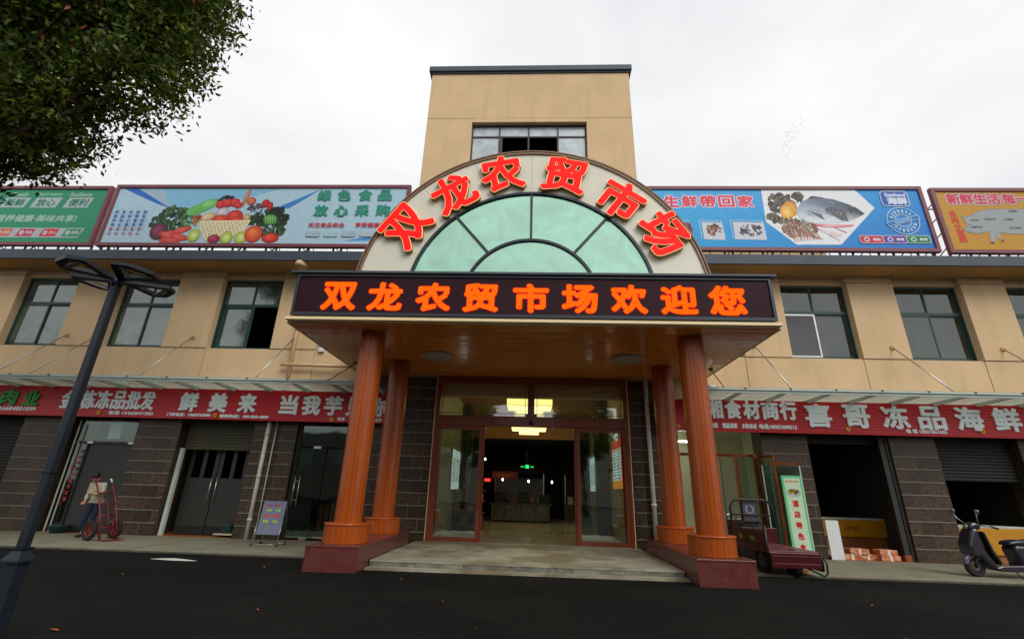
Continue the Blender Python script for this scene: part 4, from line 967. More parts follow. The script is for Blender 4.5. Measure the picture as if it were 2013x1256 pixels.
for x in (-6.95, -6.30):
    tube('leg', [(x, 12.58, .05), (x, 12.70, .62)], .009, 'steel', t, n=8); tube('leg', [(x, 13.02, .05), (x, 12.80, .98)], .009, 'truss', t, n=8)
    for y in (12.58, 13.02): lathe('caster', [(.022, x - .015), (.022, x + .015)], (0, y, .058), 'rubber', t, n=12, axis='x')
tube('cross_bar', [(-6.95, 12.58, .075), (-6.30, 12.58, .075)], .008, 'steel', t, n=8); tube('cross_bar', [(-6.95, 13.02, .075), (-6.30, 13.02, .075)], .008, 'steel', t, n=8)

# ------------------------------------------------------------------ billboards
def billboard(x0, x1, z0, z1, lb, draw):
    Y = 13.6; t = thing('billboard', lb, 'billboard', ((x0 + x1) / 2, Y + .3, 8.66), 'rooftop billboards')
    fwid = .12
    boxes('board_frame', [(x0, x1, Y, Y + .14, z0, z0 + fwid), (x0, x1, Y, Y + .14, z1 - fwid, z1), (x0, x0 + fwid, Y, Y + .14, z0 + fwid, z1 - fwid), (x1 - fwid, x1, Y, Y + .14, z0 + fwid, z1 - fwid)], 'board_frame', t)
    box('backing', (x0 + fwid, x1 - fwid, Y + .05, Y + .12, z0 + fwid, z1 - fwid), 'truss', t)
    c = Canvas(Y + .045); draw(c, x0 + fwid, x1 - fwid, z0 + fwid, z1 - fwid)
    c.v = [(min(max(p[0], x0 + fwid), x1 - fwid), p[1], min(max(p[2], z0 + fwid), z1 - fwid)) for p in c.v]
    c.build('printed_panel', t)
    n = max(2, round((x1 - x0) / 1.25)); Yk = Y + .75
    for i in range(n + 1):
        x = x0 + .1 + i * (x1 - x0 - .2) / n
        bar('upright', (x, Y + .18, 8.67), (x, Y + .18, z1 - .05), .05, 'truss', t); bar('upright', (x, Yk, 8.67), (x, Yk, z1 - .3), .05, 'truss', t)
        bar('brace', (x, Y + .19, 8.75), (x, Yk, 9.3), .03, 'truss', t)
        for q in range(4): bar('brace', (x, Y + .19, 9.3 + q * .55), (x, Yk, 9.05 + q * .6), .025, 'truss', t)
        bar('foot_plate', (x - .12, Y + .18, 8.69), (x + .12, Y + .18, 8.69), .05, 'truss', t)
        if i < n:
            x2 = x0 + .1 + (i + 1) * (x1 - x0 - .2) / n; m_ = (x + x2) / 2
            bar('brace', (x, Y + .17, 8.70), (x + .3, Y + .17, z0 + .02), .03, 'truss', t); bar('brace', (x2, Yk, 8.70), (m_, Yk, z0 + .1), .025, 'truss', t)
            bar('brace', (m_, Y + .17, 8.70), (m_ - .12, Y + .17, z0 + .02), .02, 'truss', t)
    for y_, z_ in ((Y + .16, z0 - .1), (Yk, 9.1), (Yk, z1 - .35)): bar('rail', (x0 + .1, y_, z_), (x1 - .1, y_, z_), .035, 'truss', t)
    return t
Yp = 13.645
def ax(x, y): return at(x, y, Yp)
def quad(c, pts, col): c.poly([ax(*p) for p in pts], col)
def T(c, s, x, y, w, h, col, bold=0.0, shear=0.0, rot=0.0):       # text centred on a photo point, size in photo pixels (66 px a metre)
    X, Z = ax(x, y); c.text(s, X, Z, w / 41.0, h / 41.0 * .98 if h else None, col, bold, shear, rot, n=5)
def draw_green(c, x0, x1, z0, z1):
    c.rect(x0, x1, z0, z1, (42, 138, 102))
    c.poly([(x0, z0), (x0, z1), (x0 + 3.5, z1), (x0 + 2.4, z0)], (30, 118, 88))
    for s, a, b in (('Fresh', -19.05, -18.45), ("Don't worry", -18.1, -17.15), ('Facilitate', -16.85, -16.0)): c.text(s, (a + b) / 2, 11.16, b - a, .17, (150, 185, 170), .008, .25)
    for s, a, b in (('新鲜', -19.35, -18.34), ('放心', -18.2, -17.14), ('便利', -16.95, -15.95)):
        z_0, z_1 = 10.60, 11.02; c.poly([(a, z_0), (b - .08, z_0), (b + .06, z_1), (a + .14, z_1)], (168, 182, 184)); c.text(s, (a + b) / 2 + .03, 10.81, .72, .32, (30, 110, 88), .012, .12)
    c.text('营养健康·美味共享!', -17.75, 10.15, 3.0, .30, (160, 190, 178), .008, .12)
    c.poly([(-19.4, 9.37), (-15.95, 9.37), (-15.80, 9.76), (-19.4, 9.76)], (165, 180, 182))
    for a, col, s in ((-18.75, (205, 95, 60), '优质'), (-17.92, (195, 40, 90), '优选'), (-17.05, (205, 35, 40), '放心'), (-16.22, (40, 140, 105), '新鲜')):
        c.poly([(a - .34, 9.42), (a + .26, 9.42), (a + .34, 9.72), (a - .24, 9.72)], col); c.ell(a - .14, 9.57, .09, .10, (190, 190, 190), (170, 180, 180)); c.text(s, a + .12, 9.58, .26, .13, (195, 200, 195), .004)
def draw_veg(c, x0, x1, z0, z1):
    c.rect(x0, x1, z0, z1, (172, 202, 218))
    def z1_(px, py): return ax(210 + px / 5.751, 350 + py / 5.751)
    def z2_(px, py): return ax(540 + px / 7.19, 350 + py / 7.19)
    c.poly([z1_(630, 120), z1_(2000, 95), z1_(1600, 230), z1_(850, 345), z1_(735, 340)], (128, 186, 216))
    c.poly([z1_(360, 120), z1_(630, 120), z1_(733, 340)], (160, 186, 198))
    c.poly([z1_(195, 122), z1_(360, 120), z1_(735, 350), z1_(560, 290)], (42, 104, 190))
    c.poly([z2_(45, 415), z2_(690, 120), z2_(205, 430), z2_(100, 440)], (60, 125, 200))
    c.poly([z2_(940, 890), z2_(1560, 800), z2_(1560, 890)], (70, 150, 210))
    def E(px, py, rx, ry, c0, c1=None, rot=0.0, **k):
        X, Z = z1_(px, py); c.ell(X, Z, rx / 5.751 / 53.5, ry / 5.751 / 47, c0, c1, rot, **k)
    def Bl(px, py, rx, ry, cols, n, sz, seed):
        X, Z = z1_(px, py); c.blob(X, Z, rx / 5.751 / 53.5, ry / 5.751 / 47, cols, n, sz, seed)
    dk = [(40, 84, 44), (60, 112, 58), (28, 60, 34), (84, 138, 74)]
    Bl(770, 430, 190, 100, dk, 90, .10, 1); Bl(590, 520, 110, 80, dk, 40, .09, 2); Bl(900, 480, 80, 90, [(84, 160, 80), (60, 130, 60), (120, 190, 100)], 40, .08, 3); Bl(760, 560, 120, 50, dk, 30, .09, 12)
    for i in range(5): E(1010 + i * 38, 365 - i * 17, 110, 55, (150, 215, 130), (92, 170, 84), .35)
    Bl(1900, 450, 130, 100, [(44, 54, 40), (58, 76, 48), (36, 44, 34), (70, 92, 58)], 80, .13, 4); Bl(1700, 470, 100, 60, [(44, 60, 40), (60, 84, 50)], 40, .10, 5); Bl(1870, 600, 130, 80, [(70, 104, 60), (46, 74, 44), (96, 130, 80)], 60, .09, 6)
    E(1850, 470, 80, 55, (120, 180, 100), (60, 120, 60), -.2)
    for k in range(5): X, Z = z1_(1790 + k * 28, 430); X2, Z2 = z1_(1800 + k * 26, 520); c.line((X, Z), (X2, Z2), .012, (170, 215, 140))
    E(590, 605, 100, 92, (150, 70, 95), (70, 20, 44), .3)
    for px, py, r in ((700, 690, .25), (760, 640, -.25), (740, 700, .0), (850, 590, .3), (690, 650, -.3), (820, 670, -.2)): E(px, py, 105, 34, (236, 110, 92), (190, 52, 50), r)
    Bl(1040, 480, 50, 50, [(225, 130, 70), (235, 150, 60), (200, 70, 60)], 14, .12, 7)
    E(1580, 225, 24, 105, (226, 150, 80), (170, 100, 60), -.2)
    Bl(1340, 240, 100, 40, [(40, 30, 44), (70, 60, 80)], 24, .07, 8)
    for px, py, r in ((1290, 300, 55), (1370, 285, 60), (1450, 280, 60), (1490, 310, 45)): E(px, py, r, r * .8, (235, 70, 60), (170, 30, 34))
    Bl(1690, 340, 90, 50, [(96, 40, 60), (70, 26, 48), (150, 110, 130)], 40, .05, 9); E(1640, 265, 50, 45, (225, 120, 96), (170, 70, 60)); E(1800, 290, 45, 45, (215, 50, 50), (150, 24, 30)); E(1850, 320, 32, 45, (215, 50, 50), (150, 24, 30))
    E(1150, 440, 85, 40, (240, 215, 170), (190, 150, 100), .4)
    E(1315, 390, 70, 50, (232, 222, 226), (170, 150, 160)); E(1450, 440, 90, 75, (235, 80, 56), (170, 30, 24)); E(1290, 470, 95, 48, (240, 90, 60), (180, 36, 26)); E(1475, 480, 85, 40, (240, 80, 56), (180, 30, 26)); E(1585, 455, 40, 45, (220, 200, 150), (160, 130, 80))
    c.poly([z1_(1048, 495), z1_(1628, 485), z1_(1560, 600), z1_(1440, 660), z1_(1300, 700), z1_(1110, 712), z1_(1060, 600)], (222, 212, 170))
    for r in range(6):
        for q in range(13 - r):
            a = 1075 + r * 10 + q * 42; X, Z = z1_(a, 520 + r * 30 - q * 1.0); c.line((X, Z + .035), (X + .01, Z - .035), .028, (120, 100, 60) if (q + r) % 2 else (176, 160, 110))
    c.line(z1_(1045, 495), z1_(1630, 487), .05, (236, 224, 180))
    for px, r, col in ((985, 68, 1), (1355, 66, 0), (1515, 66, 0)):
        py = 650 if col else 675; E(px, py, r, r, (216, 226, 120), (150, 170, 50), hl=(0, 0)); X, Z = z1_(px, py)
        for a in range(8): c.line((X, Z), (X + .15 * math.cos(a * PI / 4), Z + .17 * math.sin(a * PI / 4)), .012, (236, 240, 190))
    E(1210, 690, 70, 45, (190, 70, 90), (120, 24, 44)); E(1660, 635, 98, 90, (246, 140, 70), (190, 40, 34)); E(1850, 680, 92, 50, (244, 90, 60), (180, 30, 26))
    for i, s in enumerate(('消费环境', '食品安全', '价格计量', '经营管理', '诚信经营')):
        for j, ch in enumerate(s + '放心'):
            X, Z = z1_(118 + i * 80 - j * 17.5, 385 + j * 48); c.text(ch, X, Z, .125, .125, (40, 100, 180) if j < 4 else (190, 40, 60), .004, .0)
        X, Z = z1_(150 + i * 80, 370); X2, Z2 = z1_(78 + i * 80, 600); c.line((X, Z), (X2, Z2), .008, (90, 140, 190))
    g = (48, 140, 118)
    for ch, px, py in (('绿', 710, 255), ('色', 990, 250), ('食', 1285, 250), ('品', 1565, 250), ('放', 662, 465), ('心', 945, 470), ('采', 1240, 465), ('购', 1535, 460)):
        X, Z = z2_(px, py); c.text(ch, X, Z, .50, .47, g, .024, n=8)
    X, Z = z2_(735, 668); c.text('关注食品安全', X, Z, 1.28, .19, (190, 50, 70), .006); X, Z = z2_(1400, 668); c.text('享受健康生活', X, Z, 1.28, .19, (190, 50, 70), .006)
    for i, s in enumerate(('绿色', '天然', '优质', '放心')):
        X, Z = z2_(540 + i * 252, 798); col = ((90, 100, 120), (120, 180, 150), (80, 90, 110), (180, 120, 140))[i]
        c.rr(X - .24, X + .24, Z - .105, Z + .105, col, .05); c.rr(X - .232, X + .232, Z - .097, Z + .097, (172, 198, 208), .045); c.ring(X - .12, Z, .055, .066, col, 16); c.text(s, X + .09, Z, .19, .09, col, .0)
def draw_sea(c, x0, x1, z0, z1):
    c.poly([(x0, z0), (x1, z0), (x1, z1), (x0, z1)], None, [(24, 158, 216), (10, 110, 196), (20, 140, 214), (64, 172, 224)])
    def a_(px, py): return ax(1260 + px / 6.71, 350 + py / 6.71)
    def b_(px, py): return ax(1500 + px / 5.592, 350 + py / 5.592)
    for ch, px in zip('生鲜帶回家', (400, 640, 880, 1125, 1375)):
        X, Z = a_(px, 310); c.text(ch, X, Z, .60, .54, (225, 200, 225), .050, n=8); c.text(ch, X, Z, .53, .47, (215, 45, 60), .018, n=8)
    for i, (px0, px1) in enumerate(((470, 700), (795, 1120), (1205, 1665))):
        A, Bq, Cq, Dq = a_(px0, 580), a_(px1 - 50, 590), a_(px1, 820), a_(px0 + 40, 810)
        e0, e1, e2, e3 = a_(px0 - 30, 558), a_(px1 - 65, 568), a_(px1 - 20, 800), a_(px0 + 10, 795)
        for p, q in ((e0, e1), (e1, e2), (e2, e3), (e3, e0)): c.line(p, q, .02, (190, 215, 235))
        c.poly([A, Dq, Cq, Bq], (200, 204, 212) if i else (150, 60, 70)); m_ = a_((px0 + px1) / 2 + 10, 690)
        c.blob(m_[0], m_[1], .22 if i < 2 else .40, .2, [[(150, 40, 50), (190, 80, 80)], [(170, 100, 80), (120, 80, 70), (210, 150, 120)], [(100, 84, 100), (70, 60, 76), (140, 110, 120)]][i], 36, .07, 20 + i)
    c.poly([b_(-30, 105), b_(30, 485), b_(370, 735), b_(860, 735), b_(1225, 332), b_(1000, 122)], (228, 230, 233))
    def E(px, py, rx, ry, c0, c1=None, rot=0.0, **k):
        X, Z = b_(px, py); c.ell(X, Z, rx / 5.592 / 53.0, ry / 5.592 / 46.5, c0, c1, rot, **k)
    def Bl(px, py, rx, ry, cols, n, sz, seed):
        X, Z = b_(px, py); c.blob(X, Z, rx / 5.592 / 53.0, ry / 5.592 / 46.5, cols, n, sz, seed)
    cr = [(112, 100, 84), (80, 72, 64), (150, 136, 110), (60, 54, 50)]
    Bl(200, 280, 130, 100, cr, 90, .10, 31); Bl(380, 210, 50, 50, cr, 24, .08, 32); Bl(120, 420, 60, 60, cr, 24, .09, 33); Bl(220, 470, 100, 30, cr, 24, .08, 34)
    E(300, 340, 70, 80, (240, 180, 70), (200, 130, 40), hl=(0, 0)); E(260, 380, 65, 78, (250, 215, 110), (224, 150, 50), hl=(0, 0)); Bl(330, 460, 90, 22, [(40, 90, 50), (60, 120, 60)], 16, .05, 35)
    X, Z = b_(700, 380)
    pts = [b_(*p) for p in ((360, 370), (420, 260), (560, 215), (760, 235), (960, 300), (1110, 395), (1085, 415), (1020, 450), (930, 480), (860, 492), (700, 500), (520, 495), (400, 440))]
    c.poly(pts, None, [(170, 184, 196), (120, 140, 160), (96, 114, 136), (84, 100, 120), (70, 84, 100), (60, 66, 80), (150, 156, 160), (200, 204, 206), (214, 216, 218), (220, 224, 226), (226, 230, 232), (224, 228, 232), (206, 214, 220)])
    c.poly([b_(*p) for p in ((480, 235), (530, 200), (640, 215), (700, 232), (560, 228))], (84, 70, 84))
    c.poly([b_(*p) for p in ((470, 355), (640, 400), (680, 470), (600, 430))], (100, 104, 116))
    c.poly([b_(*p) for p in ((680, 330), (760, 320), (900, 370), (940, 480), (860, 470), (740, 400), (690, 390))], (90, 92, 104)); E(830, 395, 34, 26, (230, 226, 210), (20, 20, 24), hl=(0, 0)); E(828, 396, 14, 12, (10, 10, 14), (10, 10, 14))
    c.poly([b_(*p) for p in ((930, 330), (1010, 320), (1115, 395), (1080, 412), (1000, 360), (960, 400))], (64, 66, 74))
    for k in range(16): a = random.Random(k); E(460 + a.random() * 300, 270 + a.random() * 150, 34, 5, (150, 164, 178), (130, 146, 162), -.3)
    c.poly([b_(*p) for p in ((520, 500), (720, 515), (1000, 515), (985, 530), (900, 545), (700, 545), (560, 530))], (216, 120, 130)); c.poly([b_(*p) for p in ((640, 520), (980, 520), (700, 540))], (235, 190, 196))
    c.line(b_(780, 545), b_(920, 605), .03, (200, 60, 80)); c.line(b_(600, 560), b_(840, 690), .015, (120, 90, 96)); c.poly([b_(*p) for p in ((580, 545), (880, 620), (850, 650), (700, 620))], (226, 206, 208))
    sh = [(206, 150, 124), (226, 190, 160), (170, 110, 90), (190, 170, 150)]
    Bl(330, 560, 100, 80, sh, 70, .09, 36); Bl(470, 560, 100, 70, sh, 50, .08, 37)
    for k in range(9): c.line(b_(300 + k * 36, 560 + k * 6), b_(360 + k * 34, 700 - k * 3), .035, sh[k % 4]); c.line(b_(250 + k * 26, 530 + k * 8), b_(470 + k * 24, 640 + k * 5), .012, (150, 90, 90))
    A = b_(1255, 145); Bq = b_(1660, 318); c.rr(A[0] + .02, Bq[0] - .1, Bq[1], A[1], (190, 205, 225), .14); c.rr(A[0] + .05, Bq[0] - .13, Bq[1] + .03, A[1] - .03, (28, 84, 170), .12)
    X, Z = b_(1443, 190); c.text('Seafood', X, Z, .68, .15, (196, 208, 226), .012); X, Z = b_(1470, 256); c.text('海鲜', X, Z, .66, .30, (205, 215, 230), .02)
    X, Z = b_(1537, 473); wv = (170, 205, 228); c.ring(X, Z, .49, .52, wv); c.ring(X, Z, .24, .27, wv); c.ring(X, Z, .20, .21, wv)
    for i, ch in enumerate('保证新鲜100%'): a = math.radians(160 - i * 19.5); c.text(ch, X + .37 * math.cos(a), Z + .37 * math.sin(a), .10 if i < 4 else .07, .13, wv, .006, 0, a - PI / 2)
    for i, ch in enumerate('%001保证新鲜'): a = math.radians(200 + i * 19.5); c.text(ch, X + .37 * math.cos(a), Z + .37 * math.sin(a), .07 if i < 4 else .10, .13, wv, .006, 0, a + PI / 2)
    d = Vector((math.cos(.28), math.sin(.28))); p0, p1 = Vector((X, Z)) - d * .56, Vector((X, Z)) + d * .56; c.line(p0, p1, .17, wv); c.line(p0 + d * .02, p1 - d * .02, .13, (12, 112, 186)); c.text('100%品质保证', X, Z, .62, .09, wv, .002, 0, .28)
    for px, col, s in ((1190, (205, 30, 50), '精选'), (1448, (110, 50, 150), '高端'), (1705, (10, 130, 70), '新鲜')):
        X, Z = b_(px, 678); c.rr(X - .38, X + .38, Z - .15, Z + .15, (196, 206, 220), .08); c.rr(X - .36, X + .36, Z - .13, Z + .13, col, .07); c.ring(X - .15, Z, .05, .09, (196, 206, 220), 16); c.text(s, X + .16, Z, .24, .10, (206, 214, 220), .006)
def draw_pig(c, x0, x1, z0, z1):
    c.rect(x0, x1, z0, z1, (190, 138, 34))
    def a_(px, py): return ax(1820 + px / 8.373, 350 + py / 8.373)
    c.poly([(x0 + 2.0, z0), (x1, z0), (x1, z0 + .8), (x0 + 3, z0 + .7)], (200, 150, 30))
    for ch, px in zip('新鲜生活每一天', (455, 675, 900, 1115, 1370, 1590, 1830)):
        X, Z = a_(px, 350); H = .42 if ch != '一' else .07; c.text(ch, X, Z, .50, H + .08, (90, 110, 80), .05); c.text(ch, X - .01, Z + .01, .50, H + .06, (205, 190, 200), .04); c.text(ch, X - .01, Z + .01, .44, H, (200, 30, 70), .018)
    for i, ch in enumerate('猪肉分割图'): X, Z = a_(435 + i * 45, 592 + i * 103); c.text(ch, X, Z, .22, .24, (205, 56, 20), .010)
    pg = [(575, 620), (640, 655), (730, 620), (840, 560), (1000, 515), (1300, 512), (1616, 515), (1616, 930), (1420, 920), (1250, 905), (1120, 880), (1000, 890), (860, 918), (740, 905), (700, 890), (640, 870), (615, 830), (680, 810), (670, 760), (640, 700), (600, 665)]
    q = [a_(*p) for p in pg]; cx_, cz_ = a_(1616, 720)
    c.poly(q[::-1], (150, 158, 158)); xe = q[6][0]; c.poly([(xe, q[6][1]), (xe, q[7][1]), (xe + 1.8, q[7][1] + .1), (xe + 2.4, q[7][1] + .5), (xe + 1.6, q[6][1] - .1)], (150, 158, 158))
    for i in range(len(q)): c.line(q[i], q[(i + 1) % len(q)], .010, (96, 92, 84)) if i not in (6,) else None
    c.poly([a_(*p) for p in ((1040, 880), (1075, 1060), (1130, 1065), (1150, 960), (1250, 1040), (1285, 1050), (1215, 960), (1240, 890))], (150, 158, 158)); c.poly([a_(*p) for p in ((1060, 1055), (1070, 1080), (1135, 1080), (1125, 1052))], (70, 50, 50)); c.poly([a_(*p) for p in ((1240, 1040), (1265, 1055), (1295, 1050), (1260, 1010))], (120, 50, 60))
    c.ell(*a_(720, 768), .035, .02, (30, 30, 30), (30, 30, 30)); c.line(a_(700, 890), a_(770, 870), .012, (96, 92, 84))
    for s, px, py in (('①猪耳', 795, 698), ('②梅花肉', 1050, 680), ('③猪颈', 1360, 685), ('④通脊', 1430, 550), ('⑤猪头肉', 830, 810), ('⑥五花肉', 1470, 825)): X, Z = a_(px, py); c.text(s, X, Z, .09 * len(s), .085, (70, 76, 80), .003)
billboard(-24, -15.32, 9.05, 11.5, 'green billboard with white slogan boxes under the tree', draw_green)
billboard(-15.16, -4.36, 9.05, 11.56, 'pale blue billboard printed with a basket of vegetables', draw_veg)
billboard(3.89, 13.02, 9.03, 11.52, 'bright blue billboard printed with fish and seafood', draw_sea)
billboard(13.3, 22, 9.0, 11.46, 'mustard yellow billboard printed with a pig diagram', draw_pig)

# ------------------------------------------------------------------ street lamp
PX, PY = -4.89, 4.80
t = thing('street_lamp', 'dark square street lamp post with four looped head arms', 'street lamp', (PX, PY, 0))
box('lower_pole', (PX - .066, PX + .066, PY - .066, PY + .066, .001, .70), 'lamp_metal', t, bevel=.012)
mesh('pole_collar', [(PX + a * s, PY + b * s, z) for z, s in ((.70, .088), (.72, .088), (.80, .048), (.815, .058), (.83, .058)) for a, b in ((-1, -1), (1, -1), (1, 1), (-1, 1))],
     [(0, 3, 2, 1), (16, 17, 18, 19)] + [(4 * k + i, 4 * k + (i + 1) % 4, 4 * k + 4 + (i + 1) % 4, 4 * k + 4 + i) for k in range(4) for i in range(4)], 'lamp_metal', t)
box('upper_pole', (PX - .039, PX + .039, PY - .039, PY + .039, .83, 3.62), 'lamp_metal', t, bevel=.008)
box('pole_joint', (PX - .046, PX + .046, PY - .046, PY + .046, 1.50, 1.535), 'black', t, bevel=.004)
lathe('head_hub', [(.04, 3.58), (.065, 3.62), (.065, 3.67), (.04, 3.69)], (PX, PY, 0), 'lamp_metal', t, n=16)
for k, az in enumerate((-115, -28, 57, 163)):
    a = math.radians(az); u = Vector((math.cos(a), math.sin(a), .04)); s = Vector((-math.sin(a), math.cos(a), 0))
    c0 = Vector((PX, PY, 3.65)); P = [c0 + u * .05 - s * .02, c0 + u * .44 - s * .25, c0 + u * .55 - s * .12, c0 + u * .55 + s * .12, c0 + u * .44 + s * .25, c0 + u * .05 + s * .02]
    bm = bmesh.new(); ins = []
    cen = c0 + u * .38
    pin = [cen + (p - cen) * .56 for p in P]
    lo = [bm.verts.new(p) for p in P]; li = [bm.verts.new(p) for p in pin]; up = Vector((0, 0, .04)); ho = [bm.verts.new(p + up) for p in P]; hi = [bm.verts.new(p + up) for p in pin]
    n_ = len(P)
    for i in range(n_):
        j = (i + 1) % n_
        bm.faces.new((lo[i], li[i], li[j], lo[j])); bm.faces.new((ho[i], ho[j], hi[j], hi[i])); bm.faces.new((lo[i], lo[j], ho[j], ho[i])); bm.faces.new((li[i], hi[i], hi[j], li[j]))
    bmesh.ops.recalc_face_normals(bm, faces=bm.faces[:])
    me = bpy.data.meshes.new('head_arm'); bm.to_mesh(me); bm.free(); arm = link('head_arm', me, t, 'lamp_metal')
    q0, q1 = c0 + u * .43 - s * .16, c0 + u * .43 + s * .16
    bar('light_strip', q0 + Vector((0, 0, -.004)), q1 + Vector((0, 0, -.004)), .05, 'lamp_disc', arm, h=.008, local=True)

# ------------------------------------------------------------------ hand truck
def hand_truck():
    o = Vector((-10.72, 12.65, .035)); F = Vector((.97, -.25, 0)).normalized(); A = Vector((.25, .97, 0)).normalized(); U = Vector((0, 0, 1))
    t = thing('hand_truck', 'red two-wheeled hand truck leaning in front of the person', 'hand truck', tuple(o))
    def P(a, f, z): return o + A * a + F * f + U * z
    lean = -.62
    for s in (-.20, .20):
        tube('side_rail', [P(s, .0, .03), P(s, lean * .35, .55), P(s, lean * .75, 1.0), P(s, lean * 1.1, 1.28), P(s, lean * 1.25, 1.40)], .02, 'cart_red', t, n=8)
        tube('handle_grip', [P(s, lean * 1.22, 1.38), P(s, lean * 1.36, 1.47)], .021, 'white_board' if s > 0 else 'cart_red', t, n=8)
        tube('wheel_brace', [P(s * 1.02, -.02, .06), P(s * 1.02, -.27, .26), P(s * 1.02, lean * .42, .62)], .013, 'cart_red', t, n=8)
    tube('centre_rail', [P(0, .0, .04), P(0, lean * .35, .55), P(0, lean * .85, 1.1)], .013, 'cart_red', t, n=8)
    for z, f in ((.30, lean * .2), (.58, lean * .37), (.85, lean * .6), (1.12, lean * .9)): tube('cross_rail', [P(-.20, f, z), P(.20, f, z)], .014, 'cart_red', t, n=8)
    v = [P(a, f, z) for z in (.0, .012) for a, f in ((-.24, -.03), (.24, -.03), (.24, .24), (-.24, .24))]; mesh('toe_plate', v, BF, 'cart_red', t)
    tube('axle', [P(-.32, -.28, .232), P(.32, -.28, .232)], .012, 'truss', t, n=8)
    for s in (-1, 1):
        c = P(s * .31, -.28, .232)
        ring = []; n = 28
        def circ(r, off): return [c + A * off + (F * math.cos(2 * PI * i / n) + U * math.sin(2 * PI * i / n)) * r for i in range(n)]
        pr = [circ(.15, -.035), circ(.213, -.042), circ(.23, 0), circ(.213, .042), circ(.15, .035)]
        v = [p for q in pr for p in q]; f = [(k * n + i, k * n + (i + 1) % n, ((k + 1) % 5) * n + (i + 1) % n, ((k + 1) % 5) * n + i) for k in range(5) for i in range(n)]
        wh = mesh('wheel', v, f, 'rubber', t, smooth=True)
        pr = [circ(.149, -.025), circ(.12, -.03), circ(.12, .03), circ(.149, .025)]; v = [p for q in pr for p in q]; f = [(k * n + i, k * n + (i + 1) % n, ((k + 1) % 4) * n + (i + 1) % n, ((k + 1) % 4) * n + i) for k in range(4) for i in range(n)]
        mesh('rim', v, f, 'cart_red', wh, smooth=True, local=True)
        for q in range(6): a = q * PI / 3; bar('spoke', c, c + (F * math.cos(a) + U * math.sin(a)) * .125, .026, 'cart_red', wh, local=True)
hand_truck()

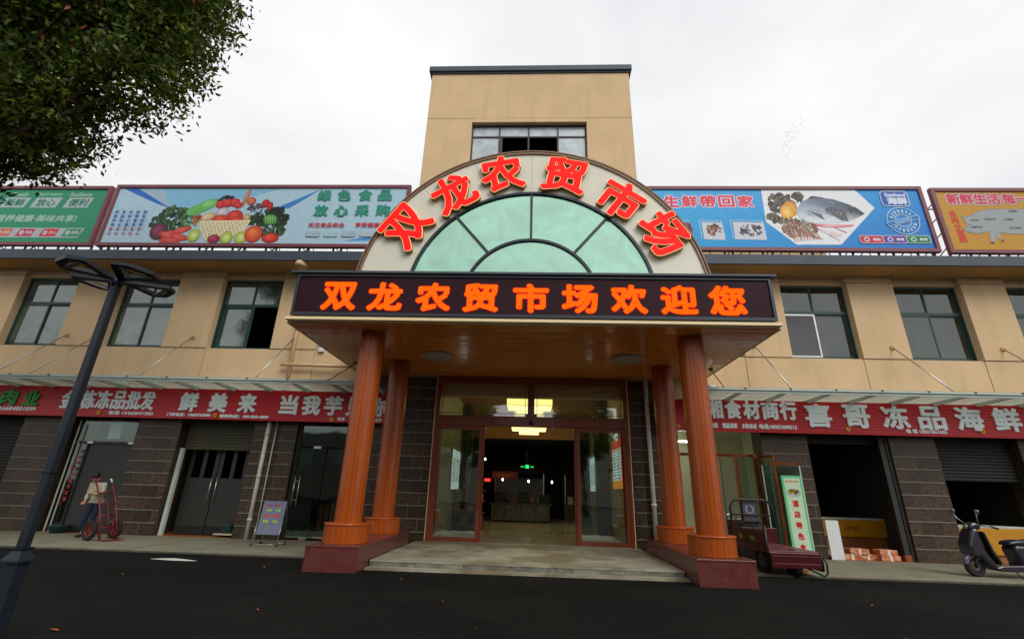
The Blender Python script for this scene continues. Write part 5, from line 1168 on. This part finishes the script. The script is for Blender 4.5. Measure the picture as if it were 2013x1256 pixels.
# ------------------------------------------------------------------ person
def skin_mesh(name, pts, edges, rad, m, parent, sub=2, root=0):
    bm = bmesh.new(); L = bm.verts.layers.skin.verify(); vs = []
    for i, (p, r) in enumerate(zip(pts, rad)):
        v = bm.verts.new(p); v[L].radius = (r, r) if not isinstance(r, tuple) else r; v[L].use_root = (i == root); vs.append(v)
    for a, b in edges: bm.edges.new((vs[a], vs[b]))
    me = bpy.data.meshes.new(name); bm.to_mesh(me); bm.free()
    o = link(name, me, parent, m); md = o.modifiers.new('skin', 'SKIN'); md.use_smooth_shade = True; s = o.modifiers.new('sub', 'SUBSURF'); s.levels = sub; s.render_levels = sub
    return o
def person():
    bx, by = -11.74, 13.05; H = thing('person', 'person in a cream top and blue trousers bending over the hand truck', 'person', (bx, by, .035))
    def P(x, y, z): return (bx + x, by + y, z + .035)
    # right arm and left arm both reach forward and down to the handles
    pelvis, waist, chest, neck, head = P(0, .06, .86), P(0, .04, 1.0), P(.01, -.03, 1.22), P(.01, -.12, 1.38), P(.0, -.19, 1.49)
    LS, LE, LW = P(-.17, -.05, 1.32), P(-.22, -.02, 1.06), P(-.14, -.16, .88)
    RS, RE, RW = P(.18, -.06, 1.32), P(.24, -.12, 1.12), P(.20, -.30, 1.16)
    LH, LK, LA, LT = P(-.09, .05, .82), P(-.11, -.03, .45), P(-.12, .04, .07), P(-.13, -.12, .03)
    RH, RK, RA, RT = P(.09, .05, .82), P(.11, -.02, .45), P(.12, .06, .07), P(.14, -.10, .03)
    pts = [pelvis, waist, chest, neck, LS, LE, LW, RS, RE, RW, LH, LK, LA, RH, RK, RA]
    ed = [(0, 1), (1, 2), (2, 3), (2, 4), (4, 5), (5, 6), (2, 7), (7, 8), (8, 9), (0, 10), (10, 11), (11, 12), (0, 13), (13, 14), (14, 15)]
    rd = [.10, .095, .11, .045, .05, .036, .026, .05, .036, .026, .075, .05, .034, .075, .05, .034]
    skin_mesh('body', pts, ed, rd, 'skin', H)
    skin_mesh('shirt', [waist, P(0, .0, 1.12), chest, P(.01, -.09, 1.33), LS, LE, P(-.16, -.13, .93), RS, RE, P(.205, -.26, 1.15), P(0, .05, .93)], [(0, 1), (1, 2), (2, 3), (2, 4), (4, 5), (5, 6), (2, 7), (7, 8), (8, 9), (0, 10)], [.13, .135, .14, .065, .072, .055, .045, .072, .055, .045, .135], 'shirt_cream', H)
    skin_mesh('trousers', [pelvis, P(0, .05, .94), LH, LK, P(-.12, .03, .13), RH, RK, P(.12, .05, .13)], [(0, 1), (0, 2), (2, 3), (3, 4), (0, 5), (5, 6), (6, 7)], [.125, .12, .09, .068, .055, .09, .068, .055], 'jeans_blue', H)
    for a, b, c in ((LA, LT, -1), (RA, RT, 1)): skin_mesh('shoe', [a, (a[0], a[1] - .06, .075), b], [(0, 1), (1, 2)], [.05, .045, .038], 'shoe', H, 1)
    # head with face
    hd = Vector(head); R_ = Euler((math.radians(58), 0, math.radians(8))).to_matrix()
    def ellipsoid(name, c, r, m, n=16, k=12, cut=None, parent=H):
        v, f = [], []
        for i in range(k + 1):
            th = PI * i / k
            for j in range(n): ph = 2 * PI * j / n; q = Vector((r[0] * math.sin(th) * math.cos(ph), r[1] * math.sin(th) * math.sin(ph), r[2] * math.cos(th))); v.append(tuple(hd + R_ @ (Vector(c) + q)))
        for i in range(k):
            for j in range(n): f.append((i * n + j, (i + 1) * n + j, (i + 1) * n + (j + 1) % n, i * n + (j + 1) % n))
        return mesh(name, v, f, m, parent, smooth=True)
    ellipsoid('head', (0, 0, .0), (.075, .092, .112), 'skin'); ellipsoid('nose', (0, -.095, -.01), (.012, .02, .022), 'skin', 8, 6)
    for s in (-1, 1): ellipsoid('eye', (s * .030, -.080, .01), (.012, .008, .008), 'black', 8, 6); ellipsoid('ear', (s * .078, .005, -.005), (.012, .022, .032), 'skin', 8, 6)
    ellipsoid('mouth', (0, -.083, -.052), (.022, .006, .006), 'rust', 8, 6); ellipsoid('hair', (0, .026, .040), (.092, .102, .108), 'hair_black')
    # hands: palm, four fingers and a thumb, closed round the rails
    for wpt, dx in ((LW, 1), (RW, -1)):
        w_ = Vector(wpt); d = Vector((.35 * dx, -.8, -.25)).normalized(); s = Vector((0, .3, -1)).normalized().cross(d).normalized(); n_ = d.cross(s)
        pts = [w_, w_ + d * .04]; ed = [(0, 1)]; rd = [.024, .026]
        for q, (off, L) in enumerate(((-.028, .055), (-.010, .065), (.010, .062), (.028, .050))):
            b = w_ + d * .07 + s * off; i0 = len(pts); pts += [b, b + d * L * .5 + n_ * .012, b + d * L * .7 + n_ * .04]; ed += [(1, i0), (i0, i0 + 1), (i0 + 1, i0 + 2)]; rd += [.011, .009, .008]
        i0 = len(pts); pts += [w_ + d * .03 - s * .035 + n_ * .01, w_ + d * .06 - s * .05 + n_ * .03]; ed += [(1, i0), (i0, i0 + 1)]; rd += [.012, .009]
        skin_mesh('hand', pts, ed, rd, 'skin', H, 1)
person()

# ------------------------------------------------------------------ cargo tricycle
def wheel(c, r, w_, m_rim, parent, ax='x', n=28):
    c = Vector(c)
    def circ(rr_, off): return [c + (Vector((off, rr_ * math.cos(2 * PI * i / n), rr_ * math.sin(2 * PI * i / n))) if ax == 'x' else Vector((rr_ * math.cos(2 * PI * i / n), off, rr_ * math.sin(2 * PI * i / n)))) for i in range(n)]
    pr = [circ(r * .62, -w_ / 2), circ(r * .93, -w_ / 2), circ(r, -w_ / 4), circ(r, w_ / 4), circ(r * .93, w_ / 2), circ(r * .62, w_ / 2)]
    v = [p for q in pr for p in q]; K = 6; f = [(k * n + i, k * n + (i + 1) % n, ((k + 1) % K) * n + (i + 1) % n, ((k + 1) % K) * n + i) for k in range(K) for i in range(n)]
    wh = mesh('wheel', v, f, 'rubber', parent, smooth=True)
    pr = [circ(r * .61, -w_ * .3), circ(r * .2, -w_ * .45), circ(r * .2, w_ * .45), circ(r * .61, w_ * .3)]; v = [p for q in pr for p in q]; f = [(k * n + i, k * n + (i + 1) % n, ((k + 1) % 4) * n + (i + 1) % n, ((k + 1) % 4) * n + i) for k in range(4) for i in range(n)]
    mesh('rim', v, f, m_rim, wh, smooth=True, local=True); return wh
def tricycle():
    x0, x1, yr = 4.86, 5.90, 10.72; yf_ = 12.35
    t = thing('cargo_tricycle', 'dark red cargo tricycle parked beside the right granite plinth', 'cargo tricycle', (5.38, 11.6, 0))
    box('bed_floor', (x0, x1, yr, yf_, .46, .50), 'trike_bed', t, bevel=.006)
    tg = box('tailgate', (x0 + .03, x1 - .02, yr - .035, yr - .008, .19, .47), 'trike_red', t, bevel=.006)
    boxes('tailgate_rib', [(x0 + .06, x1 - .05, yr - .044, yr - .036, .26, .285), (x0 + .06, x1 - .05, yr - .044, yr - .036, .40, .42)], 'trike_bed', tg, local=True)
    sp = box('side_panel', (x0 - .025, x0, yr + .02, yf_, .50, .86), 'trike_red', t, bevel=.005)
    boxes('panel_rib', [(x0 - .035, x0 - .026, yr + .05, yf_ - .03, .60, .62), (x0 - .035, x0 - .026, yr + .05, yf_ - .03, .76, .78)], 'black', sp, local=True)
    c = Canvas(0); c.text('三轮', .35, .69, .2, .12, (190, 170, 60), .004); c.text('电动', .95, .69, .24, .10, (150, 170, 40), .004)
    c.v = [(x0 - .037 - p[1] * -1, yr + 1.5 - p[0], p[2]) for p in c.v]; c.build('side_lettering', t)
    box('side_panel', (x1, x1 + .025, yr + .02, yf_, .14, .46), 'trike_red', t, bevel=.005)
    box('front_panel', (x0, x1, yf_, yf_ + .03, .46, .84), 'trike_red', t, bevel=.005)
    tube('side_rail', [(x0 - .01, yr + .03, .5), (x0 - .01, yr + .03, .96), (x0 - .01, yr + .08, 1.0), (x0 - .01, yf_, 1.0)], .017, 'black', t, n=8)
    for y in (11.25, 11.8): tube('rail_post', [(x0 - .01, y, .86), (x0 - .01, y, 1.0)], .012, 'black', t, n=6)
    tube('rear_post', [(x0, yr, .16), (x0, yr, .98)], .03, 'black', t, n=8); tube('rear_post', [(x1, yr, .16), (x1 + .01, yr, .5)], .03, 'black', t, n=8)
    tube('bumper_hoop', [(x1 + .02, yr - .02, .46), (x1 + .06, yr - .06, .30), (x1 + .05, yr - .06, .12), (x1 - .02, yr - .05, .07), (x1 - .30, yr, .20)], .018, 'black', t, n=8)
    y = yf_ + .06; tube('headboard_hoop', [(x0, y, .5), (x0 + .02, y, 1.28), (x0 + .10, y, 1.43), (x0 + .25, y, 1.46), (x1 - .25, y, 1.46), (x1 - .10, y, 1.43), (x1 - .02, y, 1.28), (x1, y, .5)], .028, 'black', t, n=10)
    tube('hoop_bar', [(x0 + .02, y, 1.12), (x1 - .02, y, 1.12)], .015, 'black', t, n=8)
    bk = box('backrest', (5.16, 5.56, y + .06, y + .12, .95, 1.44), 'black', t, bevel=.02); box('backrest_pad', (5.2, 5.52, y + .045, y + .06, .98, 1.41), 'seat_pad', bk, local=True)
    c = Canvas(y + .042)
    for sx in (-1, 1):
        for q in range(5): a = math.radians(250 - q * 32); c.ell(5.36 + sx * -.085 * math.cos(a), 1.24 + .085 * math.sin(a), .022, .012, (190, 190, 170), (160, 160, 140), sx * (a + 1.2))
    c.ell(5.36, 1.24, .035, .045, (70, 80, 130), (50, 50, 90)); c.line((5.30, 1.12), (5.42, 1.12), .012, (170, 170, 150)); c.build('emblem', t)
    box('seat', (5.15, 5.57, y + .12, y + .5, .82, .95), 'black', t, bevel=.03)
    wheel((x0 + .12, 11.25, .26), .26, .11, 'truss', t); wheel((x1 - .45, 10.95, .26), .26, .13, 'truss', t); wheel((5.38, 13.55, .26), .26, .10, 'truss', t)
    bar('chassis_beam', (5.1, yr + .1, .38), (5.1, 13.2, .40), .06, 'black', t); bar('chassis_beam', (5.66, yr + .1, .38), (5.66, 13.2, .40), .06, 'black', t); box('battery_case', (5.0, 5.75, 11.6, 12.3, .2, .44), 'black', t, bevel=.01)
    tube('front_fork', [(5.30, 13.5, .26), (5.30, 13.35, .9), (5.38, 13.3, 1.05)], .022, 'truss', t, n=8); tube('front_fork', [(5.46, 13.5, .26), (5.46, 13.35, .9)], .022, 'truss', t, n=8)
    tube('handlebar', [(5.02, 13.1, 1.08), (5.2, 13.25, 1.10), (5.56, 13.25, 1.10), (5.74, 13.1, 1.08)], .017, 'steel', t, n=8); box('front_shield', (5.12, 5.64, 13.33, 13.38, .45, 1.0), 'trike_red', t, bevel=.02)
    lathe('mirror', [(.0001, 12.98), (.06, 12.98), (.055, 13.0)], (4.82, 0, 1.20), 'steel', t, n=16, axis='y') if False else tube('mirror', [(4.84, 13.0, 1.18), (4.84, 13.02, 1.18)], .07, 'steel', t, n=14)
    tube('mirror_stalk', [(5.04, 13.1, 1.09), (4.86, 13.03, 1.16)], .008, 'steel', t, n=6)
    box('tail_lamp', (x0 + .62, x0 + .74, yr - .03, yr - .01, .12, .17), 'rust', t, bevel=.004); box('mudguard', (5.2, 5.7, 10.78, 11.2, .40, .452), 'black', t)
tricycle()

# ------------------------------------------------------------------ scooter
def scooter():
    X, Y_ = 9.72, 11.75
    t = thing('scooter', 'dark grey motor scooter parked on its stand at the right edge', 'scooter', (X + .7, Y_, .035))
    Z = .035
    def ex(name, poly, w_, m, bev=.03, off=0.0): return extrude_xz(name, [(X + a, Z + b) for a, b in poly], Y_ - w_ / 2 + off, Y_ + w_ / 2 + off, m, t, bev)
    wheel((X, Y_, Z + .20), .20, .10, 'truss', t, 'y'); wheel((X + 1.22, Y_, Z + .21), .21, .11, 'truss', t, 'y')
    ex('front_mudguard', [(-.22, .24), (-.20, .36), (-.08, .45), (.08, .44), (.20, .36), (.14, .33), (.04, .38), (-.08, .36), (-.15, .24)], .13, 'scooter_silver', .02)
    ex('front_shield', [(-.10, .42), (-.12, .62), (-.02, .85), (.08, .98), (.16, .96), (.20, .70), (.22, .50), (.34, .30), (.46, .20), (.34, .16), (.20, .26), (.08, .40)], .34, 'scooter_grey', .05)
    ex('leg_shield_inner', [(.20, .92), (.26, .70), (.30, .48), (.42, .26), (.46, .30), (.34, .55), (.26, .90)], .40, 'black', .015)
    ex('footboard', [(.28, .20), (.40, .13), (.92, .13), (.98, .24), (.90, .27), (.44, .25)], .36, 'scooter_grey', .03)
    ex('under_seat_body', [(.88, .16), (.86, .34), (.80, .55), (.84, .66), (1.10, .66), (1.55, .64), (1.66, .56), (1.50, .44), (1.30, .40), (1.12, .30), (1.02, .16)], .36, 'scooter_grey', .06)
    ex('side_panel', [(1.02, .42), (1.16, .54), (1.60, .60), (1.66, .56), (1.40, .46)], .40, 'scooter_silver', .02)
    ex('saddle', [(.74, .64), (.78, .72), (.95, .755), (1.25, .76), (1.45, .80), (1.52, .78), (1.50, .68), (1.10, .66), (.84, .655)], .30, 'seat_black', .035)
    ex('rear_mudguard', [(1.40, .42), (1.58, .40), (1.66, .22), (1.60, .20), (1.50, .34), (1.38, .38)], .14, 'black', .015)
    tube('fork', [(X, Y_ - .07, Z + .20), (X + .06, Y_ - .07, Z + .48)], .018, 'truss', t, n=8); tube('fork', [(X, Y_ + .07, Z + .20), (X + .06, Y_ + .07, Z + .48)], .018, 'truss', t, n=8)
    ex('handlebar_cowl', [(.04, .95), (.08, 1.06), (.20, 1.10), (.30, 1.04), (.28, .95), (.16, .93)], .22, 'scooter_grey', .04)
    tube('headlight', [(X + .07, Y_, Z + 1.0), (X + .05, Y_, Z + 1.0)], .045, 'lamp_disc', t, n=14)
    for s in (-1, 1):
        tube('handlebar', [(X + .18, Y_ + s * .05, Z + 1.02), (X + .24, Y_ + s * .24, Z + 1.04), (X + .36, Y_ + s * .36, Z + 1.0)], .014, 'steel', t, n=8)
        tube('hand_grip', [(X + .30, Y_ + s * .31, Z + 1.02), (X + .40, Y_ + s * .40, Z + .985)], .021, 'rubber', t, n=8)
        tube('brake_lever', [(X + .20, Y_ + s * .22, Z + 1.03), (X + .27, Y_ + s * .38, Z + 1.0)], .007, 'steel', t, n=6)
        tube('mirror_stalk', [(X + .20, Y_ + s * .18, Z + 1.05), (X + .12, Y_ + s * .26, Z + 1.17), (X + .10, Y_ + s * .30, Z + 1.27)], .008, 'steel', t, n=6)
        ob = tube('mirror', [(X + .095, Y_ + s * .31, Z + 1.30), (X + .105, Y_ + s * .31, Z + 1.305), (X + .115, Y_ + s * .31, Z + 1.305), (X + .125, Y_ + s * .31, Z + 1.30)], [.035, .06, .06, .035], 'scooter_silver', t, n=14)
    tube('kick_stand', [(X + .72, Y_ - .10, Z + .16), (X + .76, Y_ - .22, Z + .004)], .011, 'black', t, n=6)
    box('number_plate', (X + 1.62, X + 1.635, Y_ - .1, Y_ + .1, Z + .30, Z + .42), 'white_board', t)
    tube('tail_light', [(X + 1.56, Y_, Z + .62), (X + 1.62, Y_, Z + .61)], .045, 'trike_red', t, n=12)
    ex('leg_hook', [(.27, .62), (.29, .58), (.33, .58), (.33, .60), (.30, .61), (.285, .64)], .03, 'steel', .003)
scooter()

# ------------------------------------------------------------------ litter on the road
v = [(-7.62, 10.18, .005), (-7.1, 10.08, .006), (-6.62, 10.12, .005), (-6.85, 10.22, .008), (-7.25, 10.36, .005), (-7.45, 10.30, .005)]
o = mesh('paper_sheet', v + [(a, b, c + .004) for a, b, c in v], [(5, 4, 3, 2, 1, 0), (6, 7, 8, 9, 10, 11)] + [(i, (i + 1) % 6, (i + 1) % 6 + 6, i + 6) for i in range(6)], 'paper_white'); tag(o, 'torn white sheet lying flat on the asphalt', 'paper')
R = random.Random(11)
def leaf(x, y, s, lb):
    a = R.uniform(0, 2 * PI); u = Vector((math.cos(a), math.sin(a), 0)) * s; w_ = Vector((-math.sin(a), math.cos(a), 0)) * s * .4; c = Vector((x, y, .004))
    P = [c - u, c - u * .2 + w_ + Vector((0, 0, .012)), c + u * .8 + Vector((0, 0, .02)), c - u * .2 - w_ + Vector((0, 0, .012))]
    P2 = [p + Vector((0, 0, .002)) for p in P]
    o = mesh('fallen_leaf', P + P2, [(3, 2, 1, 0), (4, 5, 6, 7), (0, 1, 5, 4), (1, 2, 6, 5), (2, 3, 7, 6), (3, 0, 4, 7)], 'leaf_dry'); tag(o, lb, 'leaf', 'dry leaves scattered on the road')
for x, y, s in ((-3.35, 6.52, .03), (-4.84, 5.38, .05), (.05, 8.71, .03), (-6.75, 8.47, .035), (-5.02, 9.7, .04), (-3.3, 5.2, .03), (2.0, 5.5, .03), (-1.2, 7.4, .03), (3.4, 8.6, .03), (1.4, 7.0, .025), (5.2, 8.3, .03), (-2.2, 9.0, .03), (.8, 5.2, .03), (6.4, 9.4, .03), (-.6, 6.1, .03), (-6.1, 7.2, .03), (4.3, 6.4, .03), (-8.1, 9.5, .03)):
    leaf(x, y, s, 'small dry leaf lying on the dark asphalt')

# ------------------------------------------------------------------ birds
R = random.Random(5)
birds = [(1590, 225), (1574, 231), (1573, 234), (1568, 236), (1581, 240), (1562, 241), (1585, 234), (1571, 245), (1574, 244), (1559, 245), (1563, 248), (1552, 249), (1561, 251), (1555, 254), (1551, 258), (1553, 261), (1560, 259), (1566, 261), (1547, 261), (1545, 268), (1550, 266), (1548, 270), (1574, 268), (1555, 272), (1550, 279), (1556, 276), (1537, 276), (1542, 280), (1544, 284), (1541, 286), (1547, 287), (1555, 287), (1563, 288), (1540, 292), (1554, 291), (1537, 300), (1553, 296), (1548, 302), (1542, 305), (1547, 309), (1550, 313), (1557, 324), (1558, 271), (1564, 270), (1538, 290), (1545, 262)]
for (px, py) in birds:
    Yb = 90 + R.uniform(-6, 6); x, z = at(px, py, Yb); s = R.uniform(.12, .2); fl = R.uniform(-.3, .5); a = R.uniform(-.5, .5)
    v = [(-s * 1.1, 0, fl * s), (-s * .4, -s * .2, .02), (0, -s * .5, 0), (s * .4, -s * .2, .02), (s * 1.1, 0, fl * s), (s * .35, s * .2, .02), (0, s * .6, 0), (-s * .35, s * .2, .02), (0, 0, -.05), (0, 0, .05)]
    f = [(0, 1, 7), (1, 2, 9), (1, 9, 7), (7, 9, 6), (2, 3, 9), (3, 5, 9), (5, 6, 9), (3, 4, 5), (2, 1, 8), (1, 7, 8), (7, 6, 8), (6, 5, 8), (5, 3, 8), (3, 2, 8)]
    C_, Q_ = math.cos(a), math.sin(a)
    o = mesh('bird', [(p[0] * C_ - p[1] * Q_, p[0] * Q_ + p[1] * C_, p[2]) for p in v], f, 'bird_black'); o.location = (x, Yb, z)
    tag(o, 'tiny dark bird flying in the loose flock', 'bird', 'flock of birds in the grey sky')

# ------------------------------------------------------------------ trees
def crown_mesh(lobes, n, leaf_s, seed):
    R = np.random.default_rng(seed)
    vol = np.array([a * b * c for _, _, _, a, b, c in lobes]); pk = R.choice(len(lobes), n, p=vol ** .8 / (vol ** .8).sum())
    Lb = np.array(lobes)[pk]
    d = R.normal(size=(n, 3)); d /= np.linalg.norm(d, axis=1)[:, None]
    r = 1 - .62 * R.random(n) ** 1.5
    cl = Lb[:, :3] + d * r[:, None] * Lb[:, 3:]                 # clump centres
    k = 24; N = n * k
    tw = R.normal(size=(N, 3)) * np.array([.17, .17, .12])
    c = np.repeat(cl, k, 0) + tw
    ax_ = R.normal(size=(N, 3)); ax_[:, 2] -= .5; ax_ /= np.linalg.norm(ax_, axis=1)[:, None]
    nn = R.normal(size=(N, 3)); nn[:, 2] += .8; sd = np.cross(ax_, nn); sd /= np.linalg.norm(sd, axis=1)[:, None] + 1e-9
    s = leaf_s * R.uniform(.7, 1.25, N)[:, None]
    v = np.stack([c - ax_ * s * .5, c + sd * s * .24 - ax_ * s * .05, c + ax_ * s * .6, c - sd * s * .24 - ax_ * s * .05], 1).reshape(-1, 3)
    me = bpy.data.meshes.new('crown'); me.vertices.add(N * 4); me.vertices.foreach_set('co', v.ravel()); me.loops.add(N * 4); me.loops.foreach_set('vertex_index', np.arange(N * 4)); me.polygons.add(N); me.polygons.foreach_set('loop_start', np.arange(N) * 4)
    me.update(calc_edges=True)
    a = me.color_attributes.new('Col', 'FLOAT_COLOR', 'CORNER')
    pal = np.array([lin(q) for q in ((58, 76, 24), (72, 92, 32), (90, 106, 36), (120, 124, 44), (62, 66, 26), (140, 70, 34))]); idx = R.choice(6, N, p=[.3, .26, .2, .12, .1, .02])
    clv = np.repeat(R.uniform(.7, 1.3, n), k); col = pal[idx] * clv[:, None]; col = np.c_[col, np.ones(N)]
    a.data.foreach_set('color', np.repeat(col, 4, 0).ravel().astype(np.float32))
    me.materials.append(MATS['foliage']); return me
def tree(x, y, h, lobes, n, leaf_s, seed, lb, grp=None):
    t = thing('street_tree', lb, 'tree', (x, y, 0), grp)
    tube('trunk', [(x, y, 0), (x + .05, y, 1.2), (x - .05, y + .05, 2.6), (x + .1, y, h * .55), (x + .1, y, h * .8)], [.26, .2, .18, .13, .06], 'bark', t, n=12)
    R = random.Random(seed)
    for lx, ly, lz, a, b, c in lobes:
        tube('limb', [(x, y, R.uniform(2.6, h * .5)), ((x + lx) / 2, (y + ly) / 2, (h * .45 + lz) / 2 + .3), (lx, ly, lz)], [.10, .06, .015], 'bark', t, n=7)
        for q in range(3): tube('limb', [((x + lx) / 2, (y + ly) / 2, (h * .45 + lz) / 2 + .3), (lx + R.uniform(-.7, .7) * a, ly + R.uniform(-.7, .7) * b, lz + R.uniform(-.6, .6) * c)], [.035, .008], 'bark', t, n=5)
    link('crown', crown_mesh(lobes, n, leaf_s, seed), t, kind='stuff'); return t
L1 = [(-10.6, 6.6, 12.6, 3.0, 2.4, 2.0), (-8.3, 6.7, 11.5, 1.55, 1.6, 1.5), (-7.95, 6.8, 10.1, 1.0, 1.1, .8), (-8.0, 6.8, 8.9, .95, 1.0, .75), (-9.5, 6.8, 8.9, .9, 1.0, .7), (-10.0, 6.8, 8.0, 1.25, 1.2, 1.0), (-11.4, 6.8, 7.85, 1.45, 1.3, 1.15), (-12.0, 6.2, 10.0, 1.5, 1.6, 1.3), (-9.7, 6.4, 10.4, 1.3, 1.3, .95), (-13.2, 6.5, 12.4, 2.0, 2.0, 1.8), (-10.9, 6.6, 9.2, 1.0, .9, .6), (-13.3, 6.7, 8.6, 1.5, 1.4, 1.5), (-8.9, 6.7, 10.4, .8, .9, .6)]
tree(-11.6, 6.4, 12, L1, 5200, .125, 4, 'leafy evergreen tree overhanging the left end of the building')
base = [(0, 0, 7.5, 2.6, 2.6, 2.3), (-1.7, .5, 6.3, 1.7, 1.6, 1.4), (1.8, -.3, 6.2, 1.7, 1.7, 1.4), (.2, 1.2, 5.6, 1.5, 1.5, 1.2), (0, -1.2, 9.0, 1.8, 1.8, 1.4)]
tb = tree(-5.5, -12.0, 9, [(a - 5.5, b - 12, c, d, e, f) for a, b, c, d, e, f in base], 1300, .22, 9, 'round street tree behind the viewer reflected in the doors', 'street trees across the road')
for x, y, lb in ((4.5, -13.2, 'round street tree across the road, second from the left in the reflections'), (15.0, -12.6, 'round street tree across the road, farthest to the right')):
    c = tb.copy(); COL.objects.link(c); c.location = (x, y, 0); c['label'] = lb; c.rotation_euler = (0, 0, x)
    for ch in list(tb.children):
        d = ch.copy(); COL.objects.link(d); d.parent = c; d.location = (5.5, 12.0, 0)
# building across the road, seen only in reflections
t = thing('opposite_building', 'plain grey building across the road behind the viewer', 'building', (0, -40, 0))
box('wall', (-40, 40, -50, -40, 0, 9), 'opposite_wall', t)
for i in range(16): box('window', (-38 + i * 4.9, -36 + i * 4.9, -40.0 + .001, -39.95, 4.6, 6.6), 'win_glass_dark', t)
